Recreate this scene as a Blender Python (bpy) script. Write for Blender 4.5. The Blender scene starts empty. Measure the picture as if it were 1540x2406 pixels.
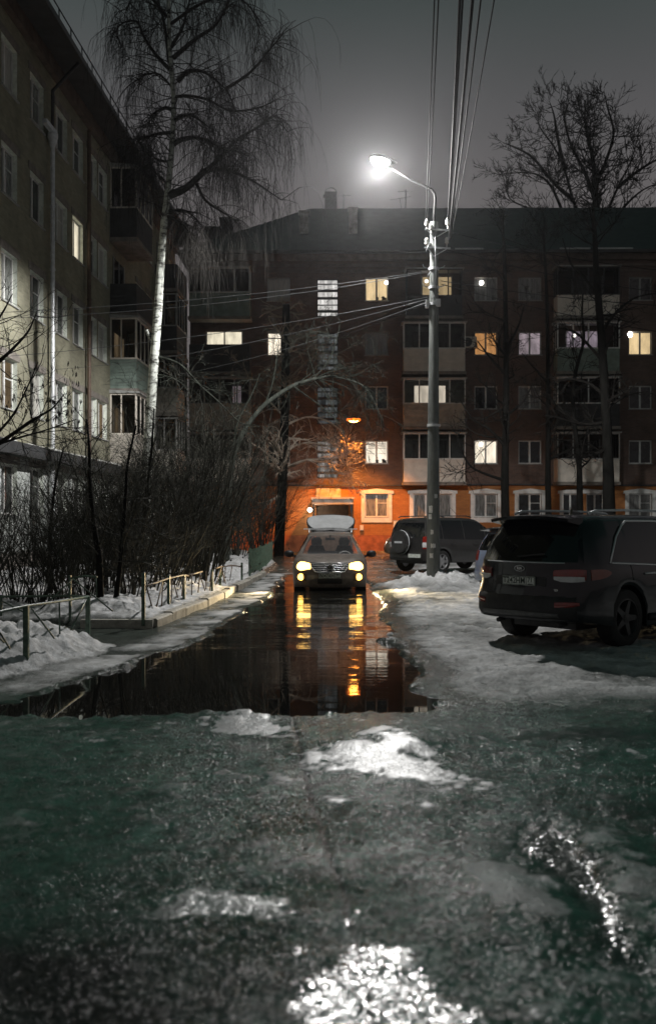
import bpy, bmesh, math, random
import numpy as np
from mathutils import Vector, Matrix
sc = bpy.context.scene
COL = sc.collection
rad = math.radians
# photo measuring frame (1540 x 2406): focal length, centre, horizon row, eye height
K, CX, HY, CH = 2339.0, 770.0, 1230.0, 1.6


def PX(dx, dy, Y):
    return Vector(((dx - CX) / K * Y, Y, CH - (dy - HY) / K * Y))


def lerp(a, b, t):
    return a + (b - a) * t


def interp(pts, x):
    if x <= pts[0][0]:
        return pts[0][1]
    for (a, va), (b, vb) in zip(pts, pts[1:]):
        if x <= b:
            t = (x - a) / (b - a)
            return va + (vb - va) * t
    return pts[-1][1]


def sinterp(pts, x):
    xs = [p[0] for p in pts]
    vs = [p[1] for p in pts]
    n = len(pts)
    if x <= xs[0]:
        return vs[0]
    if x >= xs[-1]:
        return vs[-1]
    d = [(vs[i + 1] - vs[i]) / (xs[i + 1] - xs[i]) for i in range(n - 1)]
    m = [d[0]] + [0 if d[i - 1] * d[i] <= 0 else 2 * d[i - 1] * d[i] / (d[i - 1] + d[i]) for i in range(1, n - 1)] + [d[-1]]
    for i in range(n - 1):
        if x <= xs[i + 1]:
            h = xs[i + 1] - xs[i]
            t = (x - xs[i]) / h
            return ((2 * t**3 - 3 * t**2 + 1) * vs[i] + (t**3 - 2 * t**2 + t) * h * m[i]
                    + (-2 * t**3 + 3 * t**2) * vs[i + 1] + (t**3 - t**2) * h * m[i + 1])


class MB:
    """collects shapes, build() links them as ONE mesh object"""

    def __init__(s):
        s.v = []
        s.f = []

    def add(s, vs, fs):
        o = len(s.v)
        s.v.extend([tuple(p) for p in vs])
        s.f.extend([tuple(i + o for i in f) for f in fs])

    def box(s, x0, x1, y0, y1, z0, z1, M=None):
        vs = [Vector((x, y, z)) for x in (x0, x1) for y in (y0, y1) for z in (z0, z1)]
        if M is not None:
            vs = [M @ p for p in vs]
        s.add(vs, [(0, 1, 3, 2), (4, 6, 7, 5), (0, 4, 5, 1), (2, 3, 7, 6), (0, 2, 6, 4), (1, 5, 7, 3)])

    def bar(s, a, b, w, h=None):
        """square bar from a to b"""
        h = h or w
        a = Vector(a)
        b = Vector(b)
        d = b - a
        q = d.to_track_quat('X', 'Z')
        s.box(0, d.length, -w / 2, w / 2, -h / 2, h / 2, Matrix.Translation(a) @ q.to_matrix().to_4x4())

    def quad(s, a, b, c, d):
        s.add([a, b, c, d], [(0, 1, 2, 3)])

    def tube(s, pts, rs, n=6, cap=True):
        pts = [Vector(p) for p in pts]
        m = len(pts)
        if not hasattr(rs, '__len__'):
            rs = [rs] * m
        t = (pts[1] - pts[0]).normalized()
        ref = Vector((0, 0, 1)) if abs(t.z) < .9 else Vector((1, 0, 0))
        u = t.cross(ref).normalized()
        vs = []
        for i in range(m):
            if i == 0:
                t = pts[1] - pts[0]
            elif i == m - 1:
                t = pts[-1] - pts[-2]
            else:
                t = pts[i + 1] - pts[i - 1]
            if t.length < 1e-9:
                t = Vector((0, 0, 1))
            t.normalize()
            u = u - t * u.dot(t)
            if u.length < 1e-6:
                u = t.orthogonal()
            u.normalize()
            w = t.cross(u)
            for k in range(n):
                a = 2 * math.pi * k / n
                vs.append(pts[i] + (u * math.cos(a) + w * math.sin(a)) * rs[i])
        fs = []
        for i in range(m - 1):
            for k in range(n):
                k2 = (k + 1) % n
                fs.append((i * n + k, i * n + k2, (i + 1) * n + k2, (i + 1) * n + k))
        if cap:
            fs.append(tuple(range(n - 1, -1, -1)))
            fs.append(tuple((m - 1) * n + k for k in range(n)))
        s.add(vs, fs)

    def lathe(s, prof, n=24, M=None):
        """profile of (r, z) turned about z"""
        vs = []
        for r, z in prof:
            for k in range(n):
                a = 2 * math.pi * k / n
                p = Vector((r * math.cos(a), r * math.sin(a), z))
                vs.append(M @ p if M is not None else p)
        fs = []
        for i in range(len(prof) - 1):
            for k in range(n):
                k2 = (k + 1) % n
                fs.append((i * n + k, i * n + k2, (i + 1) * n + k2, (i + 1) * n + k))
        s.add(vs, fs)

    def prism(s, poly, y0, y1, M=None):
        """poly of (x, z), extruded along y"""
        n = len(poly)
        vs = [Vector((x, y0, z)) for x, z in poly] + [Vector((x, y1, z)) for x, z in poly]
        if M is not None:
            vs = [M @ p for p in vs]
        fs = [tuple(range(n)), tuple(range(2 * n - 1, n - 1, -1))]
        for i in range(n):
            j = (i + 1) % n
            fs.append((i, i + n, j + n, j))
        s.add(vs, fs)

    def build(s, name, mat, parent=None, smooth=None, weld=False, fix=True):
        me = bpy.data.meshes.new(name)
        me.from_pydata(s.v, [], s.f)
        if weld or fix:
            bm = bmesh.new()
            bm.from_mesh(me)
            if weld:
                bmesh.ops.remove_doubles(bm, verts=bm.verts, dist=1e-4)
            if fix:
                bmesh.ops.recalc_face_normals(bm, faces=bm.faces)
            bm.to_mesh(me)
            bm.free()
        if smooth is not None:
            me.shade_smooth()
            if smooth < 180:
                me.set_sharp_from_angle(angle=rad(smooth))
        o = bpy.data.objects.new(name, me)
        COL.objects.link(o)
        if mat is not None:
            me.materials.append(mat)
        if parent is not None:
            o.parent = parent
        return o


def tag(o, label=None, cat=None, group=None, kind=None):
    if label:
        o['label'] = label
    if cat:
        o['category'] = cat
    if group:
        o['group'] = group
    if kind:
        o['kind'] = kind
    return o


def thing(name, label, cat, loc=(0, 0, 0), rz=0.0, group=None):
    o = bpy.data.objects.new(name, None)
    o.empty_display_size = .2
    COL.objects.link(o)
    o.location = loc
    o.rotation_euler = (0, 0, rz)
    return tag(o, label, cat, group)


def text_mesh(s, size, name, mat, parent, M, depth=.002, bold=0.0):
    cu = bpy.data.curves.new(name, 'FONT')
    cu.body = s
    cu.size = size
    cu.align_x = 'CENTER'
    cu.align_y = 'CENTER'
    cu.extrude = depth
    cu.offset = bold
    t = bpy.data.objects.new(name, cu)
    me = bpy.data.meshes.new_from_object(t)
    bpy.data.objects.remove(t)
    bpy.data.curves.remove(cu)
    me.transform(M)
    me.materials.clear()
    me.materials.append(mat)
    o = bpy.data.objects.new(name, me)
    COL.objects.link(o)
    o.parent = parent
    return o


# ---------------------------------------------------------------- materials
def new_mat(name):
    m = bpy.data.materials.new(name)
    m.use_nodes = True
    nt = m.node_tree
    b = nt.nodes['Principled BSDF']
    return m, nt, b


def mat(name, col, rough=.6, var=.0, vscale=6.0, bump=0.0, bscale=20.0, metal=0.0, coat=0.0, col2=None, spec=.5, stretch=None, bdist=.02):
    m, nt, b = new_mat(name)
    b.inputs['Base Color'].default_value = (*col, 1)
    b.inputs['Roughness'].default_value = rough
    b.inputs['Metallic'].default_value = metal
    b.inputs['Coat Weight'].default_value = coat
    b.inputs['Coat Roughness'].default_value = .05
    b.inputs['Specular IOR Level'].default_value = spec
    tc = nt.nodes.new('ShaderNodeTexCoord')
    mp = nt.nodes.new('ShaderNodeMapping')
    if stretch:
        mp.inputs['Scale'].default_value = stretch
    nt.links.new(tc.outputs['Object'], mp.inputs['Vector'])
    if var > 0 or col2:
        n = nt.nodes.new('ShaderNodeTexNoise')
        n.inputs['Scale'].default_value = vscale
        n.inputs['Detail'].default_value = 6
        n.inputs['Roughness'].default_value = .65
        nt.links.new(mp.outputs[0], n.inputs['Vector'])
        mx = nt.nodes.new('ShaderNodeMix')
        mx.data_type = 'RGBA'
        c2 = col2 or tuple(c * (1 - var) for c in col)
        c1 = col if col2 else tuple(min(1, c * (1 + var)) for c in col)
        mx.inputs[6].default_value = (*c1, 1)
        mx.inputs[7].default_value = (*c2, 1)
        cr = nt.nodes.new('ShaderNodeMapRange')
        cr.inputs['From Min'].default_value = .36
        cr.inputs['From Max'].default_value = .64
        nt.links.new(n.outputs[0], cr.inputs[0])
        nt.links.new(cr.outputs[0], mx.inputs[0])
        nt.links.new(mx.outputs[2], b.inputs['Base Color'])
    if bump > 0:
        n2 = nt.nodes.new('ShaderNodeTexNoise')
        n2.inputs['Scale'].default_value = bscale
        n2.inputs['Detail'].default_value = 5
        nt.links.new(mp.outputs[0], n2.inputs['Vector'])
        bp = nt.nodes.new('ShaderNodeBump')
        bp.inputs['Strength'].default_value = bump
        bp.inputs['Distance'].default_value = bdist
        nt.links.new(n2.outputs[0], bp.inputs['Height'])
        nt.links.new(bp.outputs[0], b.inputs['Normal'])
    return m


def brick(name, c1, c2, mortar, var=.35):
    """brickwork in object space: courses along x, 75 mm high"""
    m, nt, b = new_mat(name)
    tc = nt.nodes.new('ShaderNodeTexCoord')
    sep = nt.nodes.new('ShaderNodeSeparateXYZ')
    cmb = nt.nodes.new('ShaderNodeCombineXYZ')
    nt.links.new(tc.outputs['Object'], sep.inputs[0])
    nt.links.new(sep.outputs[0], cmb.inputs[0])
    nt.links.new(sep.outputs[2], cmb.inputs[1])
    br = nt.nodes.new('ShaderNodeTexBrick')
    br.inputs['Color1'].default_value = (*c1, 1)
    br.inputs['Color2'].default_value = (*c2, 1)
    br.inputs['Mortar'].default_value = (*mortar, 1)
    br.inputs['Scale'].default_value = 1.0
    br.inputs['Mortar Size'].default_value = .008
    br.inputs['Brick Width'].default_value = .26
    br.inputs['Row Height'].default_value = .077
    nt.links.new(cmb.outputs[0], br.inputs['Vector'])
    n = nt.nodes.new('ShaderNodeTexNoise')
    n.inputs['Scale'].default_value = .9
    n.inputs['Detail'].default_value = 8
    n.inputs['Roughness'].default_value = .7
    nt.links.new(tc.outputs['Object'], n.inputs['Vector'])
    mr = nt.nodes.new('ShaderNodeMapRange')
    mr.inputs['From Min'].default_value = .3
    mr.inputs['From Max'].default_value = .7
    mr.inputs['To Min'].default_value = 1 - var
    mr.inputs['To Max'].default_value = 1 + var
    nt.links.new(n.outputs[0], mr.inputs[0])
    mx = nt.nodes.new('ShaderNodeMix')
    mx.data_type = 'RGBA'
    mx.blend_type = 'MULTIPLY'
    mx.inputs[0].default_value = 1
    nt.links.new(br.outputs[0], mx.inputs[6])
    nt.links.new(mr.outputs[0], mx.inputs[7])
    nt.links.new(mx.outputs[2], b.inputs['Base Color'])
    b.inputs['Roughness'].default_value = .85
    bp = nt.nodes.new('ShaderNodeBump')
    bp.inputs['Strength'].default_value = .5
    bp.inputs['Distance'].default_value = .01
    nt.links.new(br.outputs['Fac'], bp.inputs['Height'])
    bp.invert = True
    nt.links.new(bp.outputs[0], b.inputs['Normal'])
    return m


def lit(name, col, strength, fold=0.0, scale=9.0, low=.4):
    """a lit room seen through its curtain: folds in the cloth, brighter and darker areas"""
    m, nt, b = new_mat(name)
    nt.nodes.remove(b)
    out = nt.nodes['Material Output']
    e = nt.nodes.new('ShaderNodeEmission')
    e.inputs[0].default_value = (*col, 1)
    tc = nt.nodes.new('ShaderNodeTexCoord')
    mp = nt.nodes.new('ShaderNodeMapping')
    mp.inputs['Scale'].default_value = (1.6, 1, .5)
    nt.links.new(tc.outputs['Object'], mp.inputs[0])
    n = nt.nodes.new('ShaderNodeTexNoise')
    n.inputs['Scale'].default_value = 2.2
    n.inputs['Detail'].default_value = 3
    nt.links.new(mp.outputs[0], n.inputs['Vector'])
    w = nt.nodes.new('ShaderNodeTexWave')
    w.inputs['Scale'].default_value = scale
    w.inputs['Distortion'].default_value = 2.5
    nt.links.new(tc.outputs['Object'], w.inputs['Vector'])
    r1 = nt.nodes.new('ShaderNodeMapRange')
    r1.inputs['From Min'].default_value = .35
    r1.inputs['From Max'].default_value = .65
    r1.inputs['To Min'].default_value = low
    r1.inputs['To Max'].default_value = 1.15
    nt.links.new(n.outputs[0], r1.inputs[0])
    r2 = nt.nodes.new('ShaderNodeMapRange')
    r2.inputs['To Min'].default_value = 1 - fold
    r2.inputs['To Max'].default_value = 1
    nt.links.new(w.outputs['Fac'], r2.inputs[0])
    mu = nt.nodes.new('ShaderNodeMath')
    mu.operation = 'MULTIPLY'
    nt.links.new(r1.outputs[0], mu.inputs[0])
    nt.links.new(r2.outputs[0], mu.inputs[1])
    m2 = nt.nodes.new('ShaderNodeMath')
    m2.operation = 'MULTIPLY'
    m2.inputs[1].default_value = strength
    nt.links.new(mu.outputs[0], m2.inputs[0])
    nt.links.new(m2.outputs[0], e.inputs[1])
    nt.links.new(e.outputs[0], out.inputs[0])
    return m


def emit(name, col, strength):
    m, nt, b = new_mat(name)
    nt.nodes.remove(b)
    e = nt.nodes.new('ShaderNodeEmission')
    e.inputs[0].default_value = (*col, 1)
    e.inputs[1].default_value = strength
    nt.links.new(e.outputs[0], nt.nodes['Material Output'].inputs[0])
    return m


def glass(name, tint=.75, rough=.05, dirt=.0):
    """thin window glass: mostly see-through with a mirror coat"""
    m, nt, b = new_mat(name)
    b.inputs['Base Color'].default_value = (.3, .3, .31, 1) if dirt else (.02, .02, .02, 1)
    b.inputs['Roughness'].default_value = rough
    t = nt.nodes.new('ShaderNodeBsdfTransparent')
    t.inputs[0].default_value = (tint, tint, tint, 1)
    fr = nt.nodes.new('ShaderNodeFresnel')
    fr.inputs[0].default_value = 1.5
    ad = nt.nodes.new('ShaderNodeMath')
    ad.operation = 'ADD'
    ad.inputs[1].default_value = dirt
    ad.use_clamp = True
    nt.links.new(fr.outputs[0], ad.inputs[0])
    mx = nt.nodes.new('ShaderNodeMixShader')
    nt.links.new(ad.outputs[0], mx.inputs[0])
    nt.links.new(t.outputs[0], mx.inputs[1])
    nt.links.new(b.outputs[0], mx.inputs[2])
    nt.links.new(mx.outputs[0], nt.nodes['Material Output'].inputs[0])
    return m


M = {}
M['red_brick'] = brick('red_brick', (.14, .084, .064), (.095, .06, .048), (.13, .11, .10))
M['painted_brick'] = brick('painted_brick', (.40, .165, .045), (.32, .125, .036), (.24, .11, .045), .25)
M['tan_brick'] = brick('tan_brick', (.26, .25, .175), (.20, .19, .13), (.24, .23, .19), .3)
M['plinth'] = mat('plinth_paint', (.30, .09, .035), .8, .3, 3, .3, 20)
M['cornice'] = mat('cornice_plaster', (.12, .09, .075), .85, .3, 3)
M['roof'] = mat('roof_sheet', (.045, .047, .05), .55, .3, 2, .2, 8)
M['white_paint'] = mat('white_paint', (.62, .62, .60), .5, .12, 4)
M['grey_paint'] = mat('grey_paint', (.33, .33, .32), .6, .2, 4)
M['brown_paint'] = mat('brown_paint', (.10, .065, .045), .6, .3, 5)
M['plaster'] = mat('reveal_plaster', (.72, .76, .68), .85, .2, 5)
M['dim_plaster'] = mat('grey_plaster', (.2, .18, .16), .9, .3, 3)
M['pale_plaster'] = mat('pale_plaster', (.40, .42, .40), .85, .25, 2.5, .2, 20)
M['dark_glass'] = mat('dark_pane', (.014, .016, .018), .06, .4, 3, spec=.6)
M['curtain'] = mat('curtained_pane', (.14, .145, .14), .25, .6, 5, coat=.8, stretch=(3, 1, .4))
M['net_curtain'] = mat('net_curtained_pane', (.4, .38, .35), .3, .25, 5, coat=.6, stretch=(3, 1, .4))
M['siding'] = mat('pale_siding', (.62, .57, .50), .6, .12, 3)
M['green_siding'] = mat('grey_green_panel', (.17, .22, .19), .7, .25, 3)
M['tan_siding'] = mat('tan_panel', (.40, .37, .32), .7, .25, 3)
M['dark_panel'] = mat('dark_panel', (.035, .036, .038), .7, .3, 3)
M['clear_glass'] = glass('balcony_glass', .7)
M['galvanised'] = mat('galvanised', (.62, .64, .66), .35, .15, 8, metal=.15)
M['dark_metal'] = mat('dark_metal', (.05, .05, .052), .5, .3, 10, metal=.3)
M['vent'] = mat('vent_brick', (.30, .28, .27), .9, .3, 4, .4, 20)
M['concrete'] = mat('pole_concrete', (.14, .15, .142), .8, .3, 5, .5, 30, stretch=(1, 1, .3))
M['black_arm'] = mat('black_arm_paint', (.006, .006, .006), .7, .2, 10, spec=.08)
M['porcelain'] = mat('porcelain', (.7, .68, .64), .15, .1, 8, coat=.5)
M['paper'] = mat('paper_notice', (.62, .62, .6), .7, .2, 30)
M['cable'] = mat('cable_sheath', (.006, .006, .007), .85, .2, 10, spec=.06)
M['bright_cable'] = mat('bare_aluminium_wire', (.14, .145, .15), .45, .2, 10, metal=.2, spec=.2)
M['green_paint'] = mat('green_fence_paint', (.06, .10, .07), .45, .5, 14, .3, 40)
M['rust'] = mat('rusty_rail', (.13, .085, .045), .55, .5, 14, .3, 40)
M['bark'] = mat('dark_bark', (.008, .0078, .007), .9, .4, 8, .8, 18, stretch=(1, 1, .35), spec=.1)
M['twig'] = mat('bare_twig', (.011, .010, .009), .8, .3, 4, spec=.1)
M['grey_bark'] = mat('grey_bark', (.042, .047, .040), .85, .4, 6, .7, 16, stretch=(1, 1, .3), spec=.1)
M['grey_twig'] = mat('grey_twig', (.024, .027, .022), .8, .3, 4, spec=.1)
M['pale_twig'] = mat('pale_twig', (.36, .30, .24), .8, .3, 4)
M['shrub'] = mat('shrub_twig', (.034, .034, .028), .8, .5, 2, spec=.1)
M['leaf'] = mat('dry_leaf', (.09, .10, .05), .6, .5, 6)
M['kerb'] = mat('kerb_concrete', (.34, .32, .28), .75, .35, 6, .6, 30)
# ---------------------------------------------------------------- buildings
LIT = {
    'warm': lit('lit_warm', (1, .74, .40), .9, .3, 7, .75),
    'white': lit('lit_white', (1, .88, .70), 1.3, .25, 6, .7),
    'orange': lit('lit_orange', (1, .48, .17), .62, .45, 11, .7),
    'dim': lit('lit_dim', (.95, .78, .85), .4, .5, 8, .5),
    'violet': lit('lit_violet', (.97, .80, .95), .6, .5, 9, .4),
    'stair': lit('lit_stair', (1, .97, .93), .85, .3, 1.5, .45),
    'stairdim': lit('lit_stair_dim', (.85, .92, .95), .13, .5, 2, .2),
    'stairlow': lit('lit_stair_low', (1, .92, .85), .36, .4, 2, .3),
    'strip': lit('lit_strip', (1, .9, .68), .95, .2, 5, .7),
    'beige': lit('lit_beige', (1, .72, .42), .2, .4, 8, .5),
}
M['bulb'] = emit('bulb_glow', (1, .93, .85), 9)
PANE = {'dark': M['dark_glass'], 'curtain': M['curtain'], 'net': M['net_curtain'], **LIT}
ZT = [3.2 + 2.83 * k for k in range(5)]


def facade(root, name, m, x0, x1, z0, z1, holes, depth, recess=.22, core=True, y=0.0):
    """a wall with real openings: front skin cut round the holes, body behind it"""
    mb = MB()
    xs = sorted({x0, x1, *[h[0] for h in holes], *[h[1] for h in holes]})
    zs = sorted({z0, z1, *[h[2] for h in holes], *[h[3] for h in holes]})
    for i in range(len(xs) - 1):
        for j in range(len(zs) - 1):
            cx, cz = (xs[i] + xs[i + 1]) / 2, (zs[j] + zs[j + 1]) / 2
            if any(h[0] < cx < h[1] and h[2] < cz < h[3] for h in holes):
                continue
            mb.quad((xs[i], y, zs[j]), (xs[i + 1], y, zs[j]), (xs[i + 1], y, zs[j + 1]), (xs[i], y, zs[j + 1]))
    d = y + recess + .06
    mb.quad((x0, y, z0), (x0, y, z1), (x0, d, z1), (x0, d, z0))
    mb.quad((x1, y, z0), (x1, y, z1), (x1, d, z1), (x1, d, z0))
    if core:
        mb.box(x0, x1, d, depth, z0, z1)
    return mb.build(name, m, root, fix=False)


def window(root, xc, w, zt, h, pane='dark', frame='white_paint', reveal='plaster', rec=.17, mull=(.5,), bars=(), lamp=None, vent=None, y=0.0, things=None):
    """window = frame; pane, reveal and sill are its sub-parts"""
    x0, x1, z0, z1 = xc - w / 2, xc + w / 2, zt - h, zt
    t = .06
    yf, yb = y + rec - .045, y + rec + .02
    f = MB()
    f.box(x0, x0 + t, yf, yb, z0, z1)
    f.box(x1 - t, x1, yf, yb, z0, z1)
    f.box(x0 + t, x1 - t, yf, yb, z0, z0 + t)
    f.box(x0 + t, x1 - t, yf, yb, z1 - t, z1)
    for k in mull:
        f.box(x0 + w * k - .045, x0 + w * k + .045, yf - .006, yb, z0 + t, z1 - t)
    for (ka, kb, kz, tt) in bars:
        f.box(lerp(x0 + t, x1 - t, ka), lerp(x0 + t, x1 - t, kb), yf + .004, yb, z0 + h * kz - tt / 2, z0 + h * kz + tt / 2)
    o = f.build('window', M[frame], root)
    p = MB()
    p.box(x0 + t * .5, x1 - t * .5, yb - .035, yb - .02, z0 + t * .5, z1 - t * .5)
    p.build('pane', PANE[pane], o)
    r = MB()
    e = .004
    r.box(x0, x0 + e, y + .003, yf, z0, z1)
    r.box(x1 - e, x1, y + .003, yf, z0, z1)
    r.box(x0 + e, x1 - e, y + .003, yf, z1 - e, z1)
    r.build('reveal', M[reveal], o)
    s = MB()
    s.box(x0 - .04, x1 + .04, y - .06, yf, z0 - .03, z0 + .004)
    s.build('sill', M['grey_paint'], o)
    if lamp:
        lx, lz, lr, ls = lamp
        b = MB()
        b.lathe([(lr * math.sin(a), -lr * math.cos(a)) for a in np.linspace(0.01, math.pi - .01, 7)], 10,
                Matrix.Translation((x0 + w * lx, yb - .035 - lr * .4, z0 + h * lz)))
        b.build('ceiling_lamp', M['bulb'], o, 180)
    if things:
        b = MB()
        rng = random.Random(int(xc * 100))
        for k in range(things):
            q = rng.uniform(.1, .9)
            hh = rng.uniform(.1, .26)
            b.lathe([(.06, 0), (.08, hh * .4), (.03, hh * .5), (.11, hh * .7), (.05, hh)], 6,
                    Matrix.Translation((x0 + w * q, yb - .04, z0 + t)))
        b.build('potted_plants', M['dark_metal'], o)
    return o


def balcony(root, x0, x1, zf, panel, glaz=True, frame='white_paint', inner='dark', out=.95, divs=4, roof=True, siding=True, glassm='clear_glass', par=1.15, innerx=(.15, .75), top=2.5, bulbs=()):
    """balcony = parapet; slab, glazing frame, glass, roof and inner window are its sub-parts"""
    b = MB()
    yo = -out
    if siding:
        n = 9
        hh = par / n
        for k in range(n):
            za = zf + k * hh
            b.box(x0, x1, yo + .012 * (k % 2), yo + .05, za, za + hh * .93)
            b.box(x0 + .0005, x0 + .045, yo + .05, -.002, za, za + hh * .93)
            b.box(x1 - .045, x1 - .0005, yo + .05, -.002, za, za + hh * .93)
        b.box(x0 + .045, x1 - .045, yo + .05, yo + .07, zf, zf + par)
    else:
        b.box(x0, x1, yo, yo + .06, zf, zf + par)
        b.box(x0, x0 + .06, yo + .06, -.002, zf, zf + par)
        b.box(x1 - .06, x1, yo + .06, -.002, zf, zf + par)
    o = b.build('balcony', M[panel], root)
    s = MB()
    s.box(x0 - .06, x1 + .06, yo - .05, -.002, zf - .16, zf - .002)
    s.build('slab', M['dim_plaster'], o)
    zg0, zg1 = zf + par, zf + top
    if glaz:
        g = MB()
        t = .06
        g.box(x0 - .02, x1 + .02, yo - .025, yo + .055, zg0, zg0 + t)
        g.box(x0 - .02, x1 + .02, yo - .025, yo + .055, zg1 - t, zg1)
        for k in range(divs + 1):
            xx = lerp(x0 - .02, x1 + .02 - t, k / divs)
            g.box(xx, xx + t, yo - .02, yo + .05, zg0 + t, zg1 - t)
        for xx in (x0, x1 - .05):
            g.box(xx, xx + .05, yo + .055, -.002, zg0, zg0 + t)
            g.box(xx, xx + .05, yo + .055, -.002, zg1 - t, zg1)
            g.box(xx, xx + .05, -.45, -.4, zg0 + t, zg1 - t)
            g.box(xx, xx + .05, -.06, -.002, zg0 + t, zg1 - t)
        g.build('glazing_frame', M[frame], o)
        p = MB()
        p.box(x0 + .03, x1 - .03, yo + .01, yo + .02, zg0 + t, zg1 - t)
        p.box(x0 + .02, x0 + .03, yo + .06, -.01, zg0 + t, zg1 - t)
        p.box(x1 - .03, x1 - .02, yo + .06, -.01, zg0 + t, zg1 - t)
        p.build('glass', M[glassm], o)
    if roof:
        r = MB()
        r.prism([(yo - .12, zg1 + .002), (-.002, zg1 + .002), (-.002, zg1 + .13), (yo - .12, zg1 + .05)], x0 - .1, x1 + .1,
                Matrix(((0, 1, 0, 0), (1, 0, 0, 0), (0, 0, 1, 0), (0, 0, 0, 1))))
        r.build('balcony_roof', M['grey_paint'], o)
    if glaz and siding:
        iw = MB()
        iw.box(x0 + .06, x1 - .06, -.02, -.003, zf + .01, zf + top - .01)
        iw.build('inner_wall', M['pale_plaster'], o)
    # the room window and door behind it, with its curtain
    w = MB()
    ia, ib = lerp(x0, x1, innerx[0]), lerp(x0, x1, innerx[1])
    w.box(ia, ib, -.03, -.003, zf + .95, zf + 2.2)
    w.build('room_window', PANE[inner], o)
    fr = MB()
    for k in (0, .5, 1):
        xx = lerp(ia, ib, k)
        fr.box(xx - .035, xx + .035, -.05, -.031, zf + .9, zf + 2.25)
    fr.box(ia, ib, -.047, -.031, zf + .9, zf + .96)
    fr.build('room_window_frame', M['grey_paint'], o)
    if bulbs:
        bb = MB()
        for q in bulbs:
            bb.lathe([(.09 * math.sin(a), -.09 * math.cos(a)) for a in np.linspace(.01, math.pi - .01, 7)], 10,
                     Matrix.Translation((lerp(x0, x1, q), -.2, zf + 1.95)))
        bb.build('ceiling_lamp', M['bulb'], o, 180)
    return o


# ---- the far block, its front 52 m off, along x
FY = 52.0
far = thing('apartment_building', 'dark red brick apartment block with an orange lit ground floor across the yard end', 'apartment block', (0, FY, 0), rad(-.6))


def fx(d):
    return (d - 770) / 45.0


def fz(d):
    return 1.6 + (1230 - d) / 45.0


FX0, FX1 = -7.2, 24.0
cols = {'B': fx(654), 'D': fx(884), 'F': fx(1140), 'G': fx(1243), 'I': fx(1501), 'J': 19.6}
WW, WH = 1.2, 1.22
look = {  # column -> rows from the first floor up: pane kind
    'B': ['dark', 'dark', 'dark', 'white', 'net'],
    'D': ['curtain', 'white', 'dark', 'curtain', 'warm'],
    'F': ['curtain', 'white', 'dark', 'orange', 'curtain'],
    'G': ['dark', 'dark', 'curtain', 'dim', 'curtain'],
    'I': ['curtain', 'dark', 'dark', 'warm', 'dark'],
    'J': ['dark', 'curtain', 'dark', 'dark', 'dark'],
}
holes_up, holes_gf = [], []
for c, xc in cols.items():
    for k in range(5):
        if c == 'B' and k == 0:
            continue
        zt = fz([1160, 1035, 907, 780, 652][k])
        (holes_gf if k == 0 else holes_up).append((xc - WW / 2, xc + WW / 2, zt - WH, zt))
gfx = [(fx(1015), 2.0), (fx(1338), 1.0), (fx(1395), .9)]
for xc, w in gfx:
    holes_gf.append((xc - w / 2, xc + w / 2, fz(1160) - WH, fz(1160)))
door = (fx(742), fx(818), .17, 2.55)
holes_gf.append(door[:2] + (.985, door[3]))
SX0, SX1 = fx(744), fx(794)
for i in range(4):
    zt = fz(655 + 126.8 * i)
    holes_up.append((SX0, SX1, zt - 1.96, zt))
ZB = fz(1140)
facade(far, 'wall', M['red_brick'], FX0, FX1, ZB, 15.3, holes_up, 12)
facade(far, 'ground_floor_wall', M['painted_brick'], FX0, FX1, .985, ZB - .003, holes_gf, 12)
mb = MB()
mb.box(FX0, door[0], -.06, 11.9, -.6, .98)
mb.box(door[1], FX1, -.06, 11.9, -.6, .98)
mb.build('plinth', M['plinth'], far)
mb = MB()
mb.tube([(FX0, -.1, ZB + .02), (2, -.11, ZB - .03), (9, -.1, ZB + .03), (16, -.1, ZB - .02), (FX1, -.1, ZB)], .05, 6)
mb.build('belt_pipe', M['dark_metal'], far, 180)
mb = MB()
for za, zb_, d in ((14.72, 14.84, .05), (15.0, 15.14, .1), (15.3, 15.62, .28)):
    mb.box(FX0 - d, FX1, -d, 0 if za < 15.3 else 12, za, zb_)
mb.build('cornice', M['cornice'], far)
for c, xc in cols.items():
    for k in range(5):
        if c == 'B' and k == 0:
            continue
        kind = look[c][k]
        zt = fz([1160, 1035, 907, 780, 652][k])
        kw = {}
        if (c, k) == ('D', 1):
            kw = dict(bars=((.05, .95, .86, .03), (.05, .95, .77, .03), (.05, .95, .68, .03), (.05, .42, .45, .02), (.58, .95, .45, .02)), things=3)
        if (c, k) == ('D', 4):
            kw = dict(things=4, lamp=(.93, .8, .1, 1))
        if (c, k) == ('F', 4):
            kw = dict(lamp=(.32, .78, .12, 1), things=1)
        if (c, k) == ('F', 1):
            kw = dict(lamp=(.3, .83, .11, 1))
        if (c, k) == ('I', 3):
            kw = dict(lamp=(.05, .88, .16, 1))
        if (c, k) == ('B', 3):
            kw = dict(bars=((0, .6, .75, .05),), mull=(.62,), frame='brown_paint')
        if k == 0:
            kw = dict(bars=((.55, 1, .6, .03),))
        fr = 'white_paint' if k <= 2 else 'grey_paint'
        kw.setdefault('frame', fr)
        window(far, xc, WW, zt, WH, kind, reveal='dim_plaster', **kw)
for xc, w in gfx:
    window(far, xc, w, fz(1160), WH, 'curtain' if w > 1.5 else 'dark', reveal='dim_plaster', mull=(.33, .67) if w > 1.5 else (.5,))
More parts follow.
